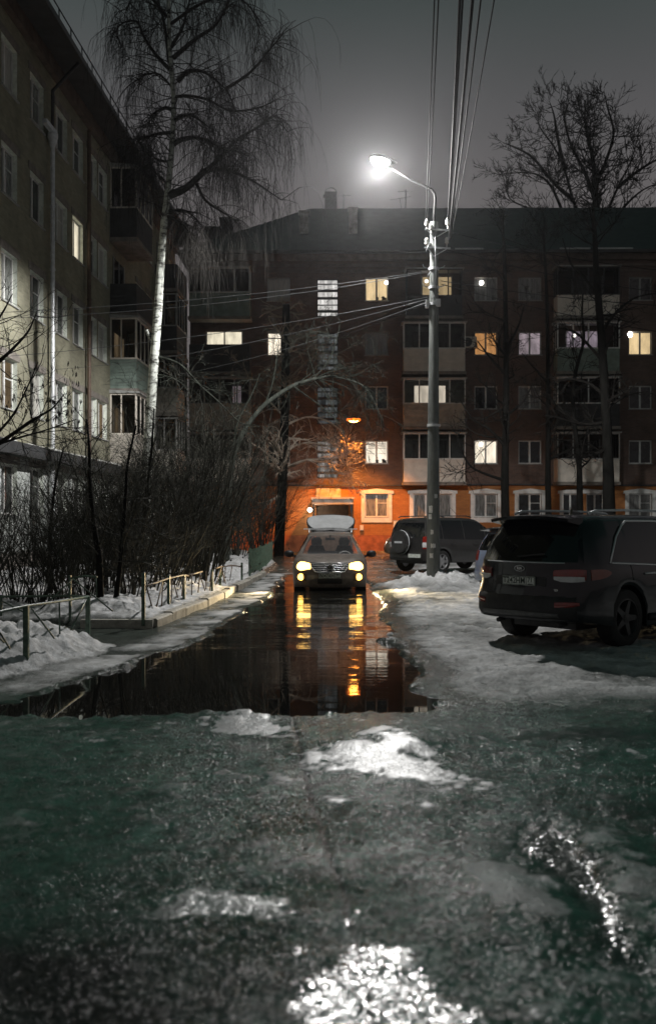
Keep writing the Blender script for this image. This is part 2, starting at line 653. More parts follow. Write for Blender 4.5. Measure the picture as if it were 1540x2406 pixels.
# pale surrounds of the ground floor windows
sur = [(cols['D'], WW), (gfx[0][0], 2.0), (cols['F'], WW), (cols['G'], WW), (fx(1366), 2.0), (cols['I'], WW), (cols['J'], WW)]
for xc, w in sur:
    mb = MB()
    a, b_ = xc - w / 2, xc + w / 2
    zt, zb_ = fz(1160), fz(1160) - WH
    mb.box(a - .2, a - .003, -.05, -.002, zb_ - .28, zt)
    mb.box(b_ + .003, b_ + .2, -.05, -.002, zb_ - .28, zt)
    mb.box(a - .003, b_ + .003, -.05, -.002, zb_ - .28, zb_ - .035)
    mb.prism([(a - .3, zt + .002), (b_ + .3, zt + .002), (b_ + .28, zt + .15), (xc, zt + .27), (a - .28, zt + .15)], -.075, -.002)
    mb.build('window_surround', M['white_paint'] if w != 2.0 or xc > 8 else M['white_paint'], far)
# stairwell glazing: lit panes between dark bars
for i in range(4):
    zt = fz(655 + 126.8 * i)
    h = 1.96
    mb = MB()
    for lo, hi in ((.115, .145), (.27, .34), (.47, .54), (.675, .70), (.82, .89)):
        mb.box(SX0 + .05, SX1 - .05, .1, .17, zt - h * hi, zt - h * lo)
    mb.box(SX0, SX0 + .05, .1, .17, zt - h, zt)
    mb.box(SX1 - .05, SX1, .1, .17, zt - h, zt)
    mb.box(SX0 + .05, SX1 - .05, .1, .17, zt - .05, zt)
    mb.box(SX0 + .05, SX1 - .05, .1, .17, zt - h, zt - h + .05)
    o = mb.build('stair_window', M['dark_metal'], far)
    p = MB()
    p.box(SX0 + .03, SX1 - .03, .145, .16, zt - h + .03, zt - .03)
    p.build('pane', LIT['stair'] if i == 0 else LIT['stairdim'] if i < 3 else LIT['stairlow'], o)
# balconies of the far block
A0, A1, E0, E1, H0, H1 = fx(450), fx(590), fx(945), fx(1086), fx(1298), fx(1440)


def zfl(k):
    return fz([1160, 1035, 907, 780, 652][k]) - 2.2


balcony(far, A0, A1, zfl(4), 'green_siding', siding=False, inner='curtain', par=1.2)
balcony(far, A0, A1, zfl(3), 'dark_panel', glaz=False, siding=False, inner='strip', par=1.4, roof=False, innerx=(.25, .85))
balcony(far, A0, A1, zfl(2), 'tan_siding', siding=False, inner='dim', frame='grey_paint', innerx=(.68, .84))
balcony(far, A0, A1, zfl(1), 'tan_siding', siding=False, inner='dark', frame='grey_paint')
balcony(far, E0 + .15, E1 - .15, zfl(4), 'dark_panel', siding=False, inner='warm', frame='dark_metal', par=1.0, innerx=(.3, .85), bulbs=(.38,), top=2.4)
balcony(far, E0, E1, zfl(3), 'siding', inner='curtain')
balcony(far, E0, E1, zfl(2), 'tan_siding', inner='white', innerx=(.18, .72), top=2.45)
balcony(far, E0, E1, zfl(1), 'siding', inner='curtain')
balcony(far, H0, H1, zfl(4), 'siding', siding=False, inner='curtain', frame='dark_metal', par=1.05, innerx=(.3, .8))
balcony(far, H0, H1, zfl(3), 'green_siding', siding=False, inner='violet', innerx=(.2, .73), bulbs=(.33,))
balcony(far, H0, H1, zfl(2), 'dark_panel', inner='dark', siding=False)
balcony(far, H0, H1, zfl(1), 'siding', inner='dark', siding=False, frame='grey_paint')
# entrance: canopy, panel over it, door in its recess
mb = MB()
mb.box(fx(735), fx(828), -1.7, -.003, fz(1186), fz(1174))
mb.box(fx(733), fx(830), -1.75, -.003, fz(1174), fz(1170))
mb.build('entrance_canopy', M['siding'], far)
mb = MB()
mb.box(fx(742), fx(800), -.04, -.003, fz(1168), fz(1147))
mb.build('entrance_panel', M['pale_plaster'], far)
mb = MB()
mb.box(door[0], door[1], .2, .26, -.1, door[3] - .003)
o = mb.build('entrance_door', M['brown_paint'], far)
mb = MB()
mb.tube([(fx(800), .12, 1.1), (fx(800), .1, 1.15), (fx(800), .1, 1.4), (fx(800), .12, 1.45)], .02, 6)
mb.build('handle', M['galvanised'], o)
mb = MB()
for xx in (fx(738), fx(824)):
    mb.box(xx - .05, xx + .05, -1.6, -1.5, -.2, fz(1186) - .002)
mb.build('canopy_post', M['dark_metal'], far)
# roof with hipped left end
RZ, EZ = fz(492) + .95, 15.66
ov = .65
vs = [(FX0 - ov, -ov, EZ), (FX1, -ov, EZ), (FX1, 12.6, EZ), (FX0 - ov, 12.6, EZ), (-1.15, 6, 19.95), (FX1, 6, 19.95)]
mb = MB()
mb.add(vs, [(0, 1, 5, 4), (2, 3, 4, 5), (3, 0, 4), (1, 2, 5), (3, 2, 1, 0)])
roof = mb.build('roof', M['roof'], far, fix=True)
mb = MB()
mb.box(FX0 - ov - .02, FX1, -ov - .09, -ov - .003, EZ - .11, EZ + .03)
mb.build('gutter', M['dark_metal'], roof)
mb = MB()
rng = random.Random(5)
x = FX0 + 1
while x < FX1 - 1:
    L = rng.uniform(.5, 2.2)
    if rng.random() < .22:
        z0 = EZ + .1
        mb.box(x, x + L, -ov + .05, -ov + .2, z0 - .02, z0 + .05)
    x += L + rng.uniform(.2, 1.6)
mb.build('snow_strip', M['white_paint'], roof)


def shaft(x, y, z0, z1, w, d, m, name, cap=True):
    s = MB()
    s.box(x - w / 2, x + w / 2, y - d / 2, y + d / 2, z0, z1)
    if cap:
        s.box(x - w / 2 - .06, x + w / 2 + .06, y - d / 2 - .06, y + d / 2 + .06, z1 + .001, z1 + .1)
    return s.build(name, m, roof)


shaft(fx(713) * 1.04, 2.1, 16.9, fz(497) + .55, .5, .5, M['vent'], 'vent_shaft')
shaft(fx(828) * 1.04, 2.1, 16.9, fz(492) + .62, .46, .5, M['vent'], 'vent_shaft')
shaft(-6.0, 6.5, 16, 19.4, .75, .7, M['dark_metal'], 'chimney')
shaft(-6.4, 3.2, 15.9, 17.9, .8, .6, M['dark_metal'], 'chimney')
o = shaft(.1, 6.6, 19, fz(448) + 2.05, .7, .7, M['dark_metal'], 'chimney', False)
mb = MB()
zc = fz(448) + 2.06
mb.tube([(.1 - .33, 6.6, zc)] + [(.1 - .33 * math.cos(a), 6.6, zc + .33 * math.sin(a)) for a in np.linspace(.1, math.pi - .1, 9)] + [(.1 + .33, 6.6, zc)], .04, 6)
mb.box(.1 - .45, .1 - .35, 6.5, 6.7, zc - .3, zc - .1)
mb.build('chimney_hood', M['dark_metal'], roof)
for x, y, h, lab in ((fx(806) * 1.13, 6, .9, 'small roof antenna on a short mast right behind the hooped chimney'), (fx(950) * 1.13, 6, 1.15, 'tee shaped roof antenna standing alone on the dark ridge')):
    t = thing('roof_antenna', lab, 'antenna', (x, FY + y, 19.9), 0)
    mb = MB()
    mb.tube([(0, 0, -.1), (0, 0, h)], .03, 6)
    mb.build('mast', M['dark_metal'], t)
    mb = MB()
    mb.tube([(-.45, 0, h - .12), (.45, 0, h - .08)], .014, 5)
    for k in range(5):
        xx = -.4 + .2 * k
        mb.tube([(xx, -.2, h - .1), (xx, .2, h - .1)], .01, 4)
    if h > 1:
        mb.tube([(-.9, 0, h - .6), (0, 0, h - .45), (.3, 0, h - .4)], .012, 5)
        mb.tube([(-.35, 0, h - .5), (-.25, 0, 0)], .014, 5)
    mb.build('aerial', M['dark_metal'], t)
# white notice on the ground floor wall, small meter boxes
t = thing('wall_sign', 'pale blank notice board on the orange wall behind the parked cars', 'sign', (fx(938), FY - .1, fz(1238)))
mb = MB()
mb.box(-.33, .33, -.03, 0, -.3, .3)
mb.build('board', M['paper'], t)
mb = MB()
mb.box(-.36, .36, -.035, -.001, .301, .34)
mb.box(-.36, .36, -.035, -.001, -.34, -.301)
mb.build('board_frame', M['grey_paint'], t)
t = thing('meter_box', 'small pale meter box on the orange wall left of the notice board', 'meter box', (fx(849), FY - .06, fz(1240)))
mb = MB()
mb.box(-.09, .09, -.1, 0, -.14, .14)
mb.box(-.07, .07, -.11, -.101, -.12, .12)
mb.build('box', M['siding'], t)
t = thing('air_conditioner', 'outdoor air conditioner unit beside the orange curtained window', 'air conditioner', (fx(1099), FY - .02, fz(806)))
mb = MB()
mb.box(-.4, .4, -.32, 0, -.28, .28)
o = mb.build('casing', M['siding'], t)
mb = MB()
Mx = Matrix.Translation((-.08, -.325, 0)) @ Matrix.Rotation(rad(90), 4, 'X')
mb.lathe([(.02, 0), (.05, .006), (.21, .006), (.24, 0)], 20, Mx)
mb.build('fan_grille', M['dark_metal'], t)

# ---- the long block on the left, front along a line 9.5 m left of the eye
TH = math.atan(84 / K)
LW = 9.5
left = thing('apartment_building', 'long five storey tan brick apartment block with a bright metal downpipe on the left', 'apartment block', (-LW, 0, 0), rad(90) - TH)
S0, S1 = 12.0, 50.3
scol = [18.0, 20.2, 22.4, 24.6, 26.75, 29.0, 31.35, 33.15, 34.9, 36.3, 42.2, 44.2, 49.2]
pk = ['dark', 'curtain', 'dark', 'net', 'dark', 'dark', 'net', 'net', 'dark', 'curtain', 'dark', 'net', 'dark']
LH = 1.36
ho = []
for s in scol:
    for k in range(5):
        ho.append((s - .6, s + .6, ZT[k] - LH, ZT[k]))
facade(left, 'wall', M['tan_brick'], S0, S1, 3.5, 15.2, [h for h in ho if h[2] > 3.5], 11)
facade(left, 'ground_floor_wall', M['pale_plaster'], S0, S1, .8, 3.497, [h for h in ho if h[2] < 3.5], 11)
mb = MB()
mb.box(S0, S1, -.08, 10.9, -.6, .797)
mb.build('plinth', M['dim_plaster'], left)
for i, s in enumerate(scol):
    for k in range(5):
        kind = pk[(i * 3 + k * 5) % len(pk)]
        if abs(s - 33.15) < .1 and k == 3:
            kind = 'strip'
        if abs(s - 36.3) < .1 and k == 1:
            kind = 'beige'
        if abs(s - 26.75) < .1 and k == 1:
            kind = 'beige'
        window(left, s, 1.2, ZT[k], LH, kind, mull=(.45,), bars=((.5, 1, .62, .03),) if (i + k) % 2 else ())
        if k < 5:
            pass
for i, s in enumerate(scol):
    for k in range(5):
        mb = MB()
        mb.box(s - .75, s + .75, -.03, -.002, ZT[k] + .004, ZT[k] + .22)
        mb.build('lintel', M['dim_plaster'], left)
mb = MB()
mb.box(S0, S1, -.5, -.003, 3.62, 3.74)
mb.box(S0, S1, -.5, -.42, 3.40, 3.618)
o = mb.build('ledge', M['dark_panel'], left)
mb = MB()
rng = random.Random(3)
x = S0
while x < 40:
    L = rng.uniform(.5, 1.6)
    mb.prism([(-.46, 3.742), (-.05, 3.742), (-.1, 3.742 + rng.uniform(.04, .1)), (-.4, 3.742 + rng.uniform(.03, .08))], x, x + L, Matrix(((0, 1, 0, 0), (1, 0, 0, 0), (0, 0, 1, 0), (0, 0, 0, 1))))
    x += L + rng.uniform(.05, .9)
mb.build('ledge_snow', M['white_paint'], o)
# its balconies
for k, pn, gl, inn in ((1, 'tan_siding', True, 'beige'), (2, 'green_siding', True, 'beige'), (3, 'dark_panel', False, 'dark'), (4, 'dark_panel', True, 'dark')):
    balcony(left, 37.35, 40.1, ZT[k] - 2.2, pn, glaz=gl, inner=inn, out=1.0, divs=4, frame='siding', siding=(k == 2), par=1.1, roof=(k != 3), top=2.65, glassm='clear_glass')
for k, pn in ((1, 'tan_siding'), (2, 'tan_siding'), (3, 'dark_panel'), (4, 'dark_panel')):
    balcony(left, 45.4, 48.0, ZT[k] - 2.2, pn, glaz=k != 4, inner='dark', out=1.0, frame='grey_paint', siding=False, par=1.1, roof=False, top=2.6)


def downpipe(s, ztop, zbot, m, r, hop=True):
    p = MB()
    p.tube([(s, -.16, ztop), (s, -.16, zbot + .25), (s, -.24, zbot), (s, -.42, zbot - .12)], r, 10)
    for z in np.arange(zbot + 1, ztop, 1.9):
        p.tube([(s, -.16, z), (s, -.16, z + .06)], r * 1.25, 10)
    if hop:
        p.lathe([(r, 0), (r * 2.3, .3), (r * 2.3, .42)], 10, Matrix.Translation((s, -.16, ztop)))
        p.box(s - .8, s + .15, -.24, -.1, ztop + .42, ztop + .56)
    return p.build('downpipe', m, left, 40)


downpipe(29.95, 12.9, .6, M['galvanised'], .07)
mb = MB()
mb.tube([(29.95, -.16, 13.4), (29.95, -.16, 14.6), (30.1, -.9, 15.5)], .055, 8)
mb.build('upper_downpipe', M['dark_metal'], left, 180)
downpipe(33.95, 15.0, .6, M['brown_paint'], .07, False)
# roof, eave and snow guard
eo = .95
mb = MB()
mb.add([(S0, -eo, 15.62), (S1 + .3, -eo, 15.62), (S1 + .3, 11.9, 15.62), (S0, 11.9, 15.62), (S0, 5.5, 19.6), (S1 + .3, 5.5, 19.6)],
       [(0, 1, 5, 4), (2, 3, 4, 5), (1, 2, 5), (3, 0, 4), (3, 2, 1, 0)])
lroof = mb.build('roof', M['roof'], left)
mb = MB()
mb.box(S0, S1 + .3, -eo - .1, -eo - .003, 15.5, 15.66)
mb.build('gutter', M['dark_metal'], lroof)
mb = MB()
mb.box(S0, S1, -.2, 11, 15.2, 15.612)
mb.build('cornice', M['cornice'], left)
mb = MB()
s = S0 + .3
while s < S1:
    mb.bar((s, -eo + .1, 15.66), (s, -eo + .12, 16.28), .03)
    mb.bar((s, -eo + .12, 16.0), (s + .03, -eo + .5, 15.95), .02)
    s += 1.15
for z in (16.0, 16.27):
    mb.bar((S0, -eo + .12, z), (S1, -eo + .12, z), .028)
mb.build('snow_guard', M['dark_metal'], lroof)
# ---------------------------------------------------------------- ground
def _hash(ix, iy, seed):
    h = (ix.astype(np.int64) * 374761393 + iy.astype(np.int64) * 668265263 + seed * 1274126177) & 0xFFFFFFFF
    h = ((h ^ (h >> 13)) * 1274126177) & 0xFFFFFFFF
    h = h ^ (h >> 16)
    return (h & 0xFFFF) / 65535.0


def vnoise(x, y, seed=0):
    ix, iy = np.floor(x), np.floor(y)
    fx_, fy_ = x - ix, y - iy
    u, v = fx_ * fx_ * (3 - 2 * fx_), fy_ * fy_ * (3 - 2 * fy_)
    a, b = _hash(ix, iy, seed), _hash(ix + 1, iy, seed)
    c, d = _hash(ix, iy + 1, seed), _hash(ix + 1, iy + 1, seed)
    return (a + (b - a) * u) * (1 - v) + (c + (d - c) * u) * v - .5


def fbm(x, y, sc_=1.0, octv=5, seed=0, gain=.5):
    r = np.zeros_like(x)
    a = 1.0
    for k in range(octv):
        r += a * vnoise(x * sc_ + 13.7 * k, y * sc_ - 7.1 * k, seed + k)
        a *= gain
        sc_ *= 2.03
    return r


def sdist(poly, x, y):
    """signed distance to a closed polygon, negative inside"""
    d = np.full(x.shape, 1e9)
    ins = np.zeros(x.shape, bool)
    n = len(poly)
    for i in range(n):
        ax, ay = poly[i]
        bx, by = poly[(i + 1) % n]
        ex, ey = bx - ax, by - ay
        t = np.clip(((x - ax) * ex + (y - ay) * ey) / (ex * ex + ey * ey + 1e-12), 0, 1)
        d = np.minimum(d, (x - ax - t * ex)**2 + (y - ay - t * ey)**2)
        c = ((ay > y) != (by > y)) & (x < (bx - ax) * (y - ay) / ((by - ay) if abs(by - ay) > 1e-9 else 1e-9) + ax)
        ins ^= c
    d = np.sqrt(d)
    return np.where(ins, -d, d)


def G(dx, dy, z=0.0):
    Y = (CH - z) * K / (dy - HY)
    return ((dx - CX) / K * Y, Y)


def ss(a, b, x):
    t = np.clip((x - a) / (b - a), 0, 1)
    return t * t * (3 - 2 * t)


PUD = [G(*p) for p in [(-500, 1684), (0, 1684), (200, 1689), (400, 1686), (640, 1691), (820, 1686), (980, 1677), (1042, 1663), (985, 1641), (962, 1625),
                       (1004, 1585), (985, 1560), (945, 1525), (902, 1505), (918, 1480), (898, 1455), (902, 1425), (886, 1405), (884, 1385)]]
PUD += [(1.15, 27), (.9, 31), (-1.2, 31), (-1.35, 27)]
PUD += [G(*p) for p in [(640, 1393), (590, 1428), (535, 1462), (500, 1490), (440, 1518), (330, 1552), (220, 1592), (120, 1625), (50, 1652), (-100, 1664), (-500, 1668)]]
MOUND = [G(*p) for p in [(-900, 1640), (-300, 1630), (0, 1608), (110, 1586), (220, 1552), (280, 1520)]] + [(-3.05, 13.3), (-3.3, 13.7), (-5.5, 13.9), (-12, 13.9), (-12, 9)]
BANK = [(-2.56, 15.0), (-2.5, 16.5), (-2.25, 20), (-2.05, 24.5), (-1.9, 30), (-1.8, 36), (-2.4, 42), (-4, 49), (-9, 50), (-9.3, 15.6), (-5, 15.2)]


def gauss(x, y, cx, cy, sx, sy):
    return np.exp(-(((x - cx) / sx)**2 + ((y - cy) / sy)**2))


def ground_fields(x, y):
    n1 = fbm(x, y, .9, 5, 1)
    n2 = fbm(x, y, 3.2, 5, 9, .6)
    n3 = fbm(x, y, 9.0, 4, 21, .6)
    wx = x + .16 * fbm(x, y, 2.2, 4, 31)
    wy = y + .35 * fbm(x, y, 1.8, 4, 41)
    near = ss(9.0, 7.6, y)
    z = .028 + .03 * n1 + .018 * n2
    # right hand icy field, rougher, slightly higher
    rightf = ss(.9, 1.8, x) * ss(8.0, 10.0, y)
    z += rightf * (.02 + .035 * np.abs(n2) + .022 * n3 * ss(40, 18, y))
    z = np.where(near > 0, lerp(z, .015 + .012 * n1 + .008 * n2 + .0035 * n3, near), z)
    z += .10 * gauss(wx, wy, .42, 7.2, .55, .75) + .045 * gauss(wx, wy, -.62, 8.15, .5, .4)
    # ruts and lumps close to the camera on the right
    rut = np.exp(-((wx - (1.06 + .02 * (y - 4) + .10 * n2 + .08 * n1)) / .085)**2) * ss(3.2, 3.8, y) * ss(5.6, 4.9, y)
    z -= .03 * rut * (1 + 2 * n2)
    z += .035 * gauss(wx, wy, .78, 4.15, .16, .5) + .05 * gauss(wx, wy, 1.32, 4.2, .18, .8)
    seam = np.exp(-((x + .02 * n2 - interp_np([(3.5, .12), (4.2, .07), (5.5, -.08), (8, -.28)], y)) / .022)**2) * near
    z -= .004 * seam
    # puddle bed
    dp = sdist(PUD, x, y) + .10 * n2 + .05 * n3 + .14 * n1
    bed = -.03 - .11 * ss(0, -.7, dp)
    z = lerp(np.maximum(z, .012), bed, ss(.06, -.10, dp))
    rim = np.exp(-(dp / .22)**2) * (dp > 0)
    z += rim * .014 * np.clip(n2 + n3 + .1, 0, 1)
    z += .03 * np.clip(n3 - .06, 0, 1) * ss(.02, .12, dp) * ss(1.3, .35, dp) * ss(.3, .8, x) * ss(9, 10, y) * ss(26, 22, y)
    # snow banks on the left
    dm = -(sdist(MOUND, x, y) + .12 * n2 + .10 * n1)
    zm = .30 * ss(0, .75, dm) + .10 * n1 * ss(0, .5, dm) + .11 * n2 * ss(0, .3, dm) + .05 * n3 * ss(0, .2, dm)
    db = -(sdist(BANK, x, y) + .05 * n2)
    zb = .16 * ss(-.02, .16, db) + .16 * ss(.2, 1.2, db) + .14 * n1 * ss(0, 1, db) + .09 * n2 * ss(0, .4, db) + .03 * n3 * ss(0, .3, db)
    z = np.maximum(z, 0) * (np.maximum(dm, db) > 0) + z * (np.maximum(dm, db) <= 0)
    z = z + np.maximum(zm, 0) + np.maximum(zb, 0)
    # ploughed heap round the pole
    hp = gauss(x, y, 2.55, 24.3, 1.0, 1.25)
    hp2 = gauss(x, y, 3.4, 24.5, .9, 1.0) + .7 * gauss(x, y, 1.75, 24.0, .5, .6)
    z += (.22 * hp + .15 * hp2) * (1 + .7 * n2 + .22 * n3)
    z += .10 * ss(30, 46, y) * ss(8, 3, np.abs(x))
    # ---- what lies on it, plus painted glare and corner shade
    snow = np.zeros_like(x)
    snow = np.maximum(snow, ss(.02, .18, dm))
    snow = np.maximum(snow, ss(.06, .2, db) * ss(55, 40, y))
    field = ss(.05, .7, dp) * ss(.4, 1.3, x) * ss(8.0, 9.8, wy)
    snow = np.maximum(snow, field * (.66 + .45 * n1 + .35 * n2))
    snow = np.maximum(snow, np.clip(1.3 * (hp + hp2), 0, 1) * (.72 + .7 * n2 + .4 * n1))
    lane = ss(24.5, 27, y) * ss(-2.2, -1.6, x) * ss(3.6, 2.4, x)
    snow = lerp(snow, .16 + .3 * n2, lane * .9)
    snow = np.where(y > 26, np.maximum(snow, ss(3.0, 4.2, x) * .4), snow)
    slush = ss(.02, .12, dp) * ss(1.1, .25, dp) * ss(.2, -.4, x) * ss(8.6, 9.6, y)
    snow = np.maximum(snow, slush * (.58 + .7 * n2 + .5 * n1))
    # thin frost on the near ice
    frost = near * np.clip(.0 + .22 * n1 + .25 * n2 + .30 * n3, 0, .3) * ss(3.3, 5.6, wy + .5 * n1)
    frost += near * .2 * ss(7.2, 8.2, wy) * ss(.3, -1.2, x)
    snow = np.maximum(snow, frost)
    wet0 = np.zeros_like(x)
    for cx, cy, sx, sy, a in ((.40, 6.55, .44, .62, 1.0), (-.62, 7.75, .42, .36, .75), (-.42, 4.15, .24, .24, .5), (.80, 4.3, .14, .36, .42), (1.36, 4.1, .18, .8, .38), (.98, 3.45, .4, .22, .3)):  # first three paint lamp glare as white patches, the rest are snow
        g = gauss(wx, wy, cx, cy, sx, sy)
        pt = ss(.34, .66, g + .55 * n2 + .45 * n3)
        snow = np.maximum(snow, a * pt)
        wet0 = np.maximum(wet0, .62 * pt * (cx < .6) * (1 if cy > 6 else .95))
    wet = wet0
    dark = near * (1.1 * gauss(wx, wy, -.95, 3.35, .85, .62) + .7 * rut + .6 * gauss(wx, wy, 1.95, 7.3, .55, .22) + .5 * gauss(wx, wy, 1.7, 5.4, .6, .4))  # near left corner painted darker as light falloff; ruts and pool are dark ice
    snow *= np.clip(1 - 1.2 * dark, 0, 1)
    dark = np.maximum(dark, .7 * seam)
    wet = np.maximum(wet, ss(.35, .6, gauss(wx, wy, .14, 3.25, .29, .56) + .5 * n2 + .35 * n3))
    wet = np.maximum(wet, ss(.4, .7, gauss(wx, wy, 1.95, 7.35, .7, .2) + .45 * n2 + .3 * n3))
    wet = np.maximum(wet, rut * .9)
    wet = np.maximum(wet, ss(.3, .02, dp) * .35)
    wet = np.maximum(wet, near * .34 * ss(.02, .3, n1 + .5 * n2))
    wet = np.maximum(wet, lane * ss(.0, .25, n1) * .7)
    return z, np.clip(snow, 0, 1), np.clip(wet, 0, 1), np.clip(dark, 0, 1)


def interp_np(pts, y):
    return np.interp(y, [p[0] for p in pts], [p[1] for p in pts])


ys = np.concatenate([np.linspace(-40, 0, 12), np.linspace(.3, 2.2, 16), 2.3 * np.exp(np.arange(0, 3.25, .0068)), [64, 72, 85, 100, 130, 170, 230, 320, 420]])
ks = np.concatenate([[-12, -6, -3, -1.6, -1.0], np.linspace(-.7, -.42, 30), np.linspace(-.41, .36, 400), np.linspace(.375, .7, 30), [1.0, 1.6, 3, 6, 12]])
YY, KK = np.meshgrid(ys, ks, indexing='ij')
XX = KK * (np.maximum(YY, 0) * .92 + 1.9)
XX = np.where(np.abs(KK) > .9, KK * (np.maximum(YY, 0) * .55 + 12), XX)
XX = np.clip(XX, -500 + 20 * (KK + 12), 500 - 20 * (12 - KK))
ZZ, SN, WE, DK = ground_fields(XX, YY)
ny, nx = XX.shape
me = bpy.data.meshes.new('ground')
co = np.stack([XX, YY, ZZ], -1).reshape(-1, 3)
idx = np.arange(ny * nx).reshape(ny, nx)
quads = np.stack([idx[:-1, :-1], idx[:-1, 1:], idx[1:, 1:], idx[1:, :-1]], -1).reshape(-1, 4)
me.vertices.add(len(co))
me.vertices.foreach_set('co', co.ravel())
me.loops.add(quads.size)
me.loops.foreach_set('vertex_index', quads.ravel())
me.polygons.add(len(quads))
me.polygons.foreach_set('loop_start', np.arange(0, quads.size, 4))
me.polygons.foreach_set('use_smooth', np.ones(len(quads), bool))
me.update(calc_edges=True)
for nm, arr in (('snow', SN), ('wet', WE), ('dark', DK)):
    at_ = me.attributes.new(nm, 'FLOAT', 'POINT')
    at_.data.foreach_set('value', arr.ravel().astype(np.float32))
ground = bpy.data.objects.new('ground', me)
COL.objects.link(ground)
tag(ground, 'icy yard ground with dirty snow and frozen ruts', 'ground', kind='structure')


def gz(x, y):
    a = ground_fields(np.array([float(x)]), np.array([float(y)]))[0]
    return float(a[0])


m, nt, b = new_mat('ice_and_snow')
N, L = nt.nodes, nt.links


def attr(nm):
    a = N.new('ShaderNodeAttribute')
    a.attribute_name = nm
    return a.outputs['Fac']


def noise_node(scale, detail=5, rough=.6, stretch=None):
    tc = N.new('ShaderNodeTexCoord')
    n = N.new('ShaderNodeTexNoise')
    n.inputs['Scale'].default_value = scale
    n.inputs['Detail'].default_value = detail
    n.inputs['Roughness'].default_value = rough
    if stretch:
        mp = N.new('ShaderNodeMapping')
        mp.inputs['Scale'].default_value = stretch
        L.new(tc.outputs['Object'], mp.inputs[0])
        L.new(mp.outputs[0], n.inputs['Vector'])
    else:
        L.new(tc.outputs['Object'], n.inputs['Vector'])
    return n.outputs[0]


def math_node(op, a, b_=None, clamp=False):
    n = N.new('ShaderNodeMath')
    n.operation = op
    n.use_clamp = clamp
    for i, q in enumerate((a, b_)):
        if q is None:
            continue
        if isinstance(q, (int, float)):
            n.inputs[i].default_value = q
        else:
            L.new(q, n.inputs[i])
    return n.outputs[0]


def mixc(f, a, b_):
    n = N.new('ShaderNodeMix')
    n.data_type = 'RGBA'
    if isinstance(f, (int, float)):
        n.inputs[0].default_value = f
    else:
        L.new(f, n.inputs[0])
    for i, q in ((6, a), (7, b_)):
        if isinstance(q, tuple):
            n.inputs[i].default_value = (*q, 1)
        else:
            L.new(q, n.inputs[i])
    return n.outputs[2]


def mrange(f, a, b_, c, d):
    n = N.new('ShaderNodeMapRange')
    L.new(f, n.inputs[0])
    for i, q in enumerate((a, b_, c, d)):
        n.inputs[i + 1].default_value = q
    return n.outputs[0]


sn, we, dk = attr('snow'), attr('wet'), attr('dark')
f1 = noise_node(7, 6, .7)
f2 = noise_node(38, 4, .65)
f3 = noise_node(1.6, 5, .6)
sm = math_node('ADD', sn, math_node('MULTIPLY', math_node('SUBTRACT', f1, .5), .35))
sm = math_node('ADD', sm, math_node('MULTIPLY', math_node('SUBTRACT', f2, .5), .3))
sm = math_node('MULTIPLY', mrange(sm, .15, .85, 0, 1), mrange(sn, 0, .12, .12, 1))
ice = mixc(mrange(f3, .35, .65, 0, 1), (.022, .078, .056), (.050, .142, .106))
ice = mixc(mrange(f1, .38, .62, 0, .9), ice, (.020, .045, .035))
tcg = N.new('ShaderNodeTexCoord')
spg = N.new('ShaderNodeSeparateXYZ')
L.new(tcg.outputs['Object'], spg.inputs[0])
far_ = mrange(math_node('ADD', spg.outputs[1], math_node('MULTIPLY', f3, 2.5)), 8.5, 11.5, 0, .9)
ice = mixc(far_, ice, mixc(mrange(f1, .35, .65, 0, 1), (.075, .082, .074), (.035, .036, .032)))
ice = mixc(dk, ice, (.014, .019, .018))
snc = mixc(mrange(f1, .4, .68, 0, 1), (.66, .66, .67), (.36, .355, .345))
col = mixc(sm, ice, snc)
L.new(col, b.inputs['Base Color'])
ro = mixc(sm, (.17,) * 3, (.72,) * 3)
ro = mixc(mrange(we, 0, .9, 0, 1), ro, mixc(mrange(f1, .35, .65, 0, 1), (.12,) * 3, (.26,) * 3))
L.new(ro, b.inputs['Roughness'])
h = math_node('ADD', math_node('MULTIPLY', f2, .45), math_node('MULTIPLY', f1, 1.0))
bp = N.new('ShaderNodeBump')
L.new(math_node('MULTIPLY', mixc(sm, (.35,) * 3, (.9,) * 3), math_node('SUBTRACT', 1.0, math_node('MULTIPLY', mrange(we, .3, .6, 0, 1), .82))), bp.inputs['Strength'])
bp.inputs['Distance'].default_value = .028
L.new(h, bp.inputs['Height'])


def vmath(op, a_, b_=None, scale=None):
    n = N.new('ShaderNodeVectorMath')
    n.operation = op
    for i, q in enumerate((a_, b_)):
        if q is None:
            continue
        if isinstance(q, tuple):
            n.inputs[i].default_value = q
        else:
            L.new(q, n.inputs[i])
    if scale is not None:
        if isinstance(scale, (int, float)):
            n.inputs['Scale'].default_value = scale
        else:
            L.new(scale, n.inputs['Scale'])
    return n.outputs[0]


def facets(scale):
    # every crystal of the crust lies at its own small tilt
    tc_ = N.new('ShaderNodeTexCoord')
    vo = N.new('ShaderNodeTexVoronoi')
    vo.inputs['Scale'].default_value = scale
    L.new(tc_.outputs['Object'], vo.inputs['Vector'])
    return vmath('SUBTRACT', vo.outputs['Color'], (.5, .5, .5))


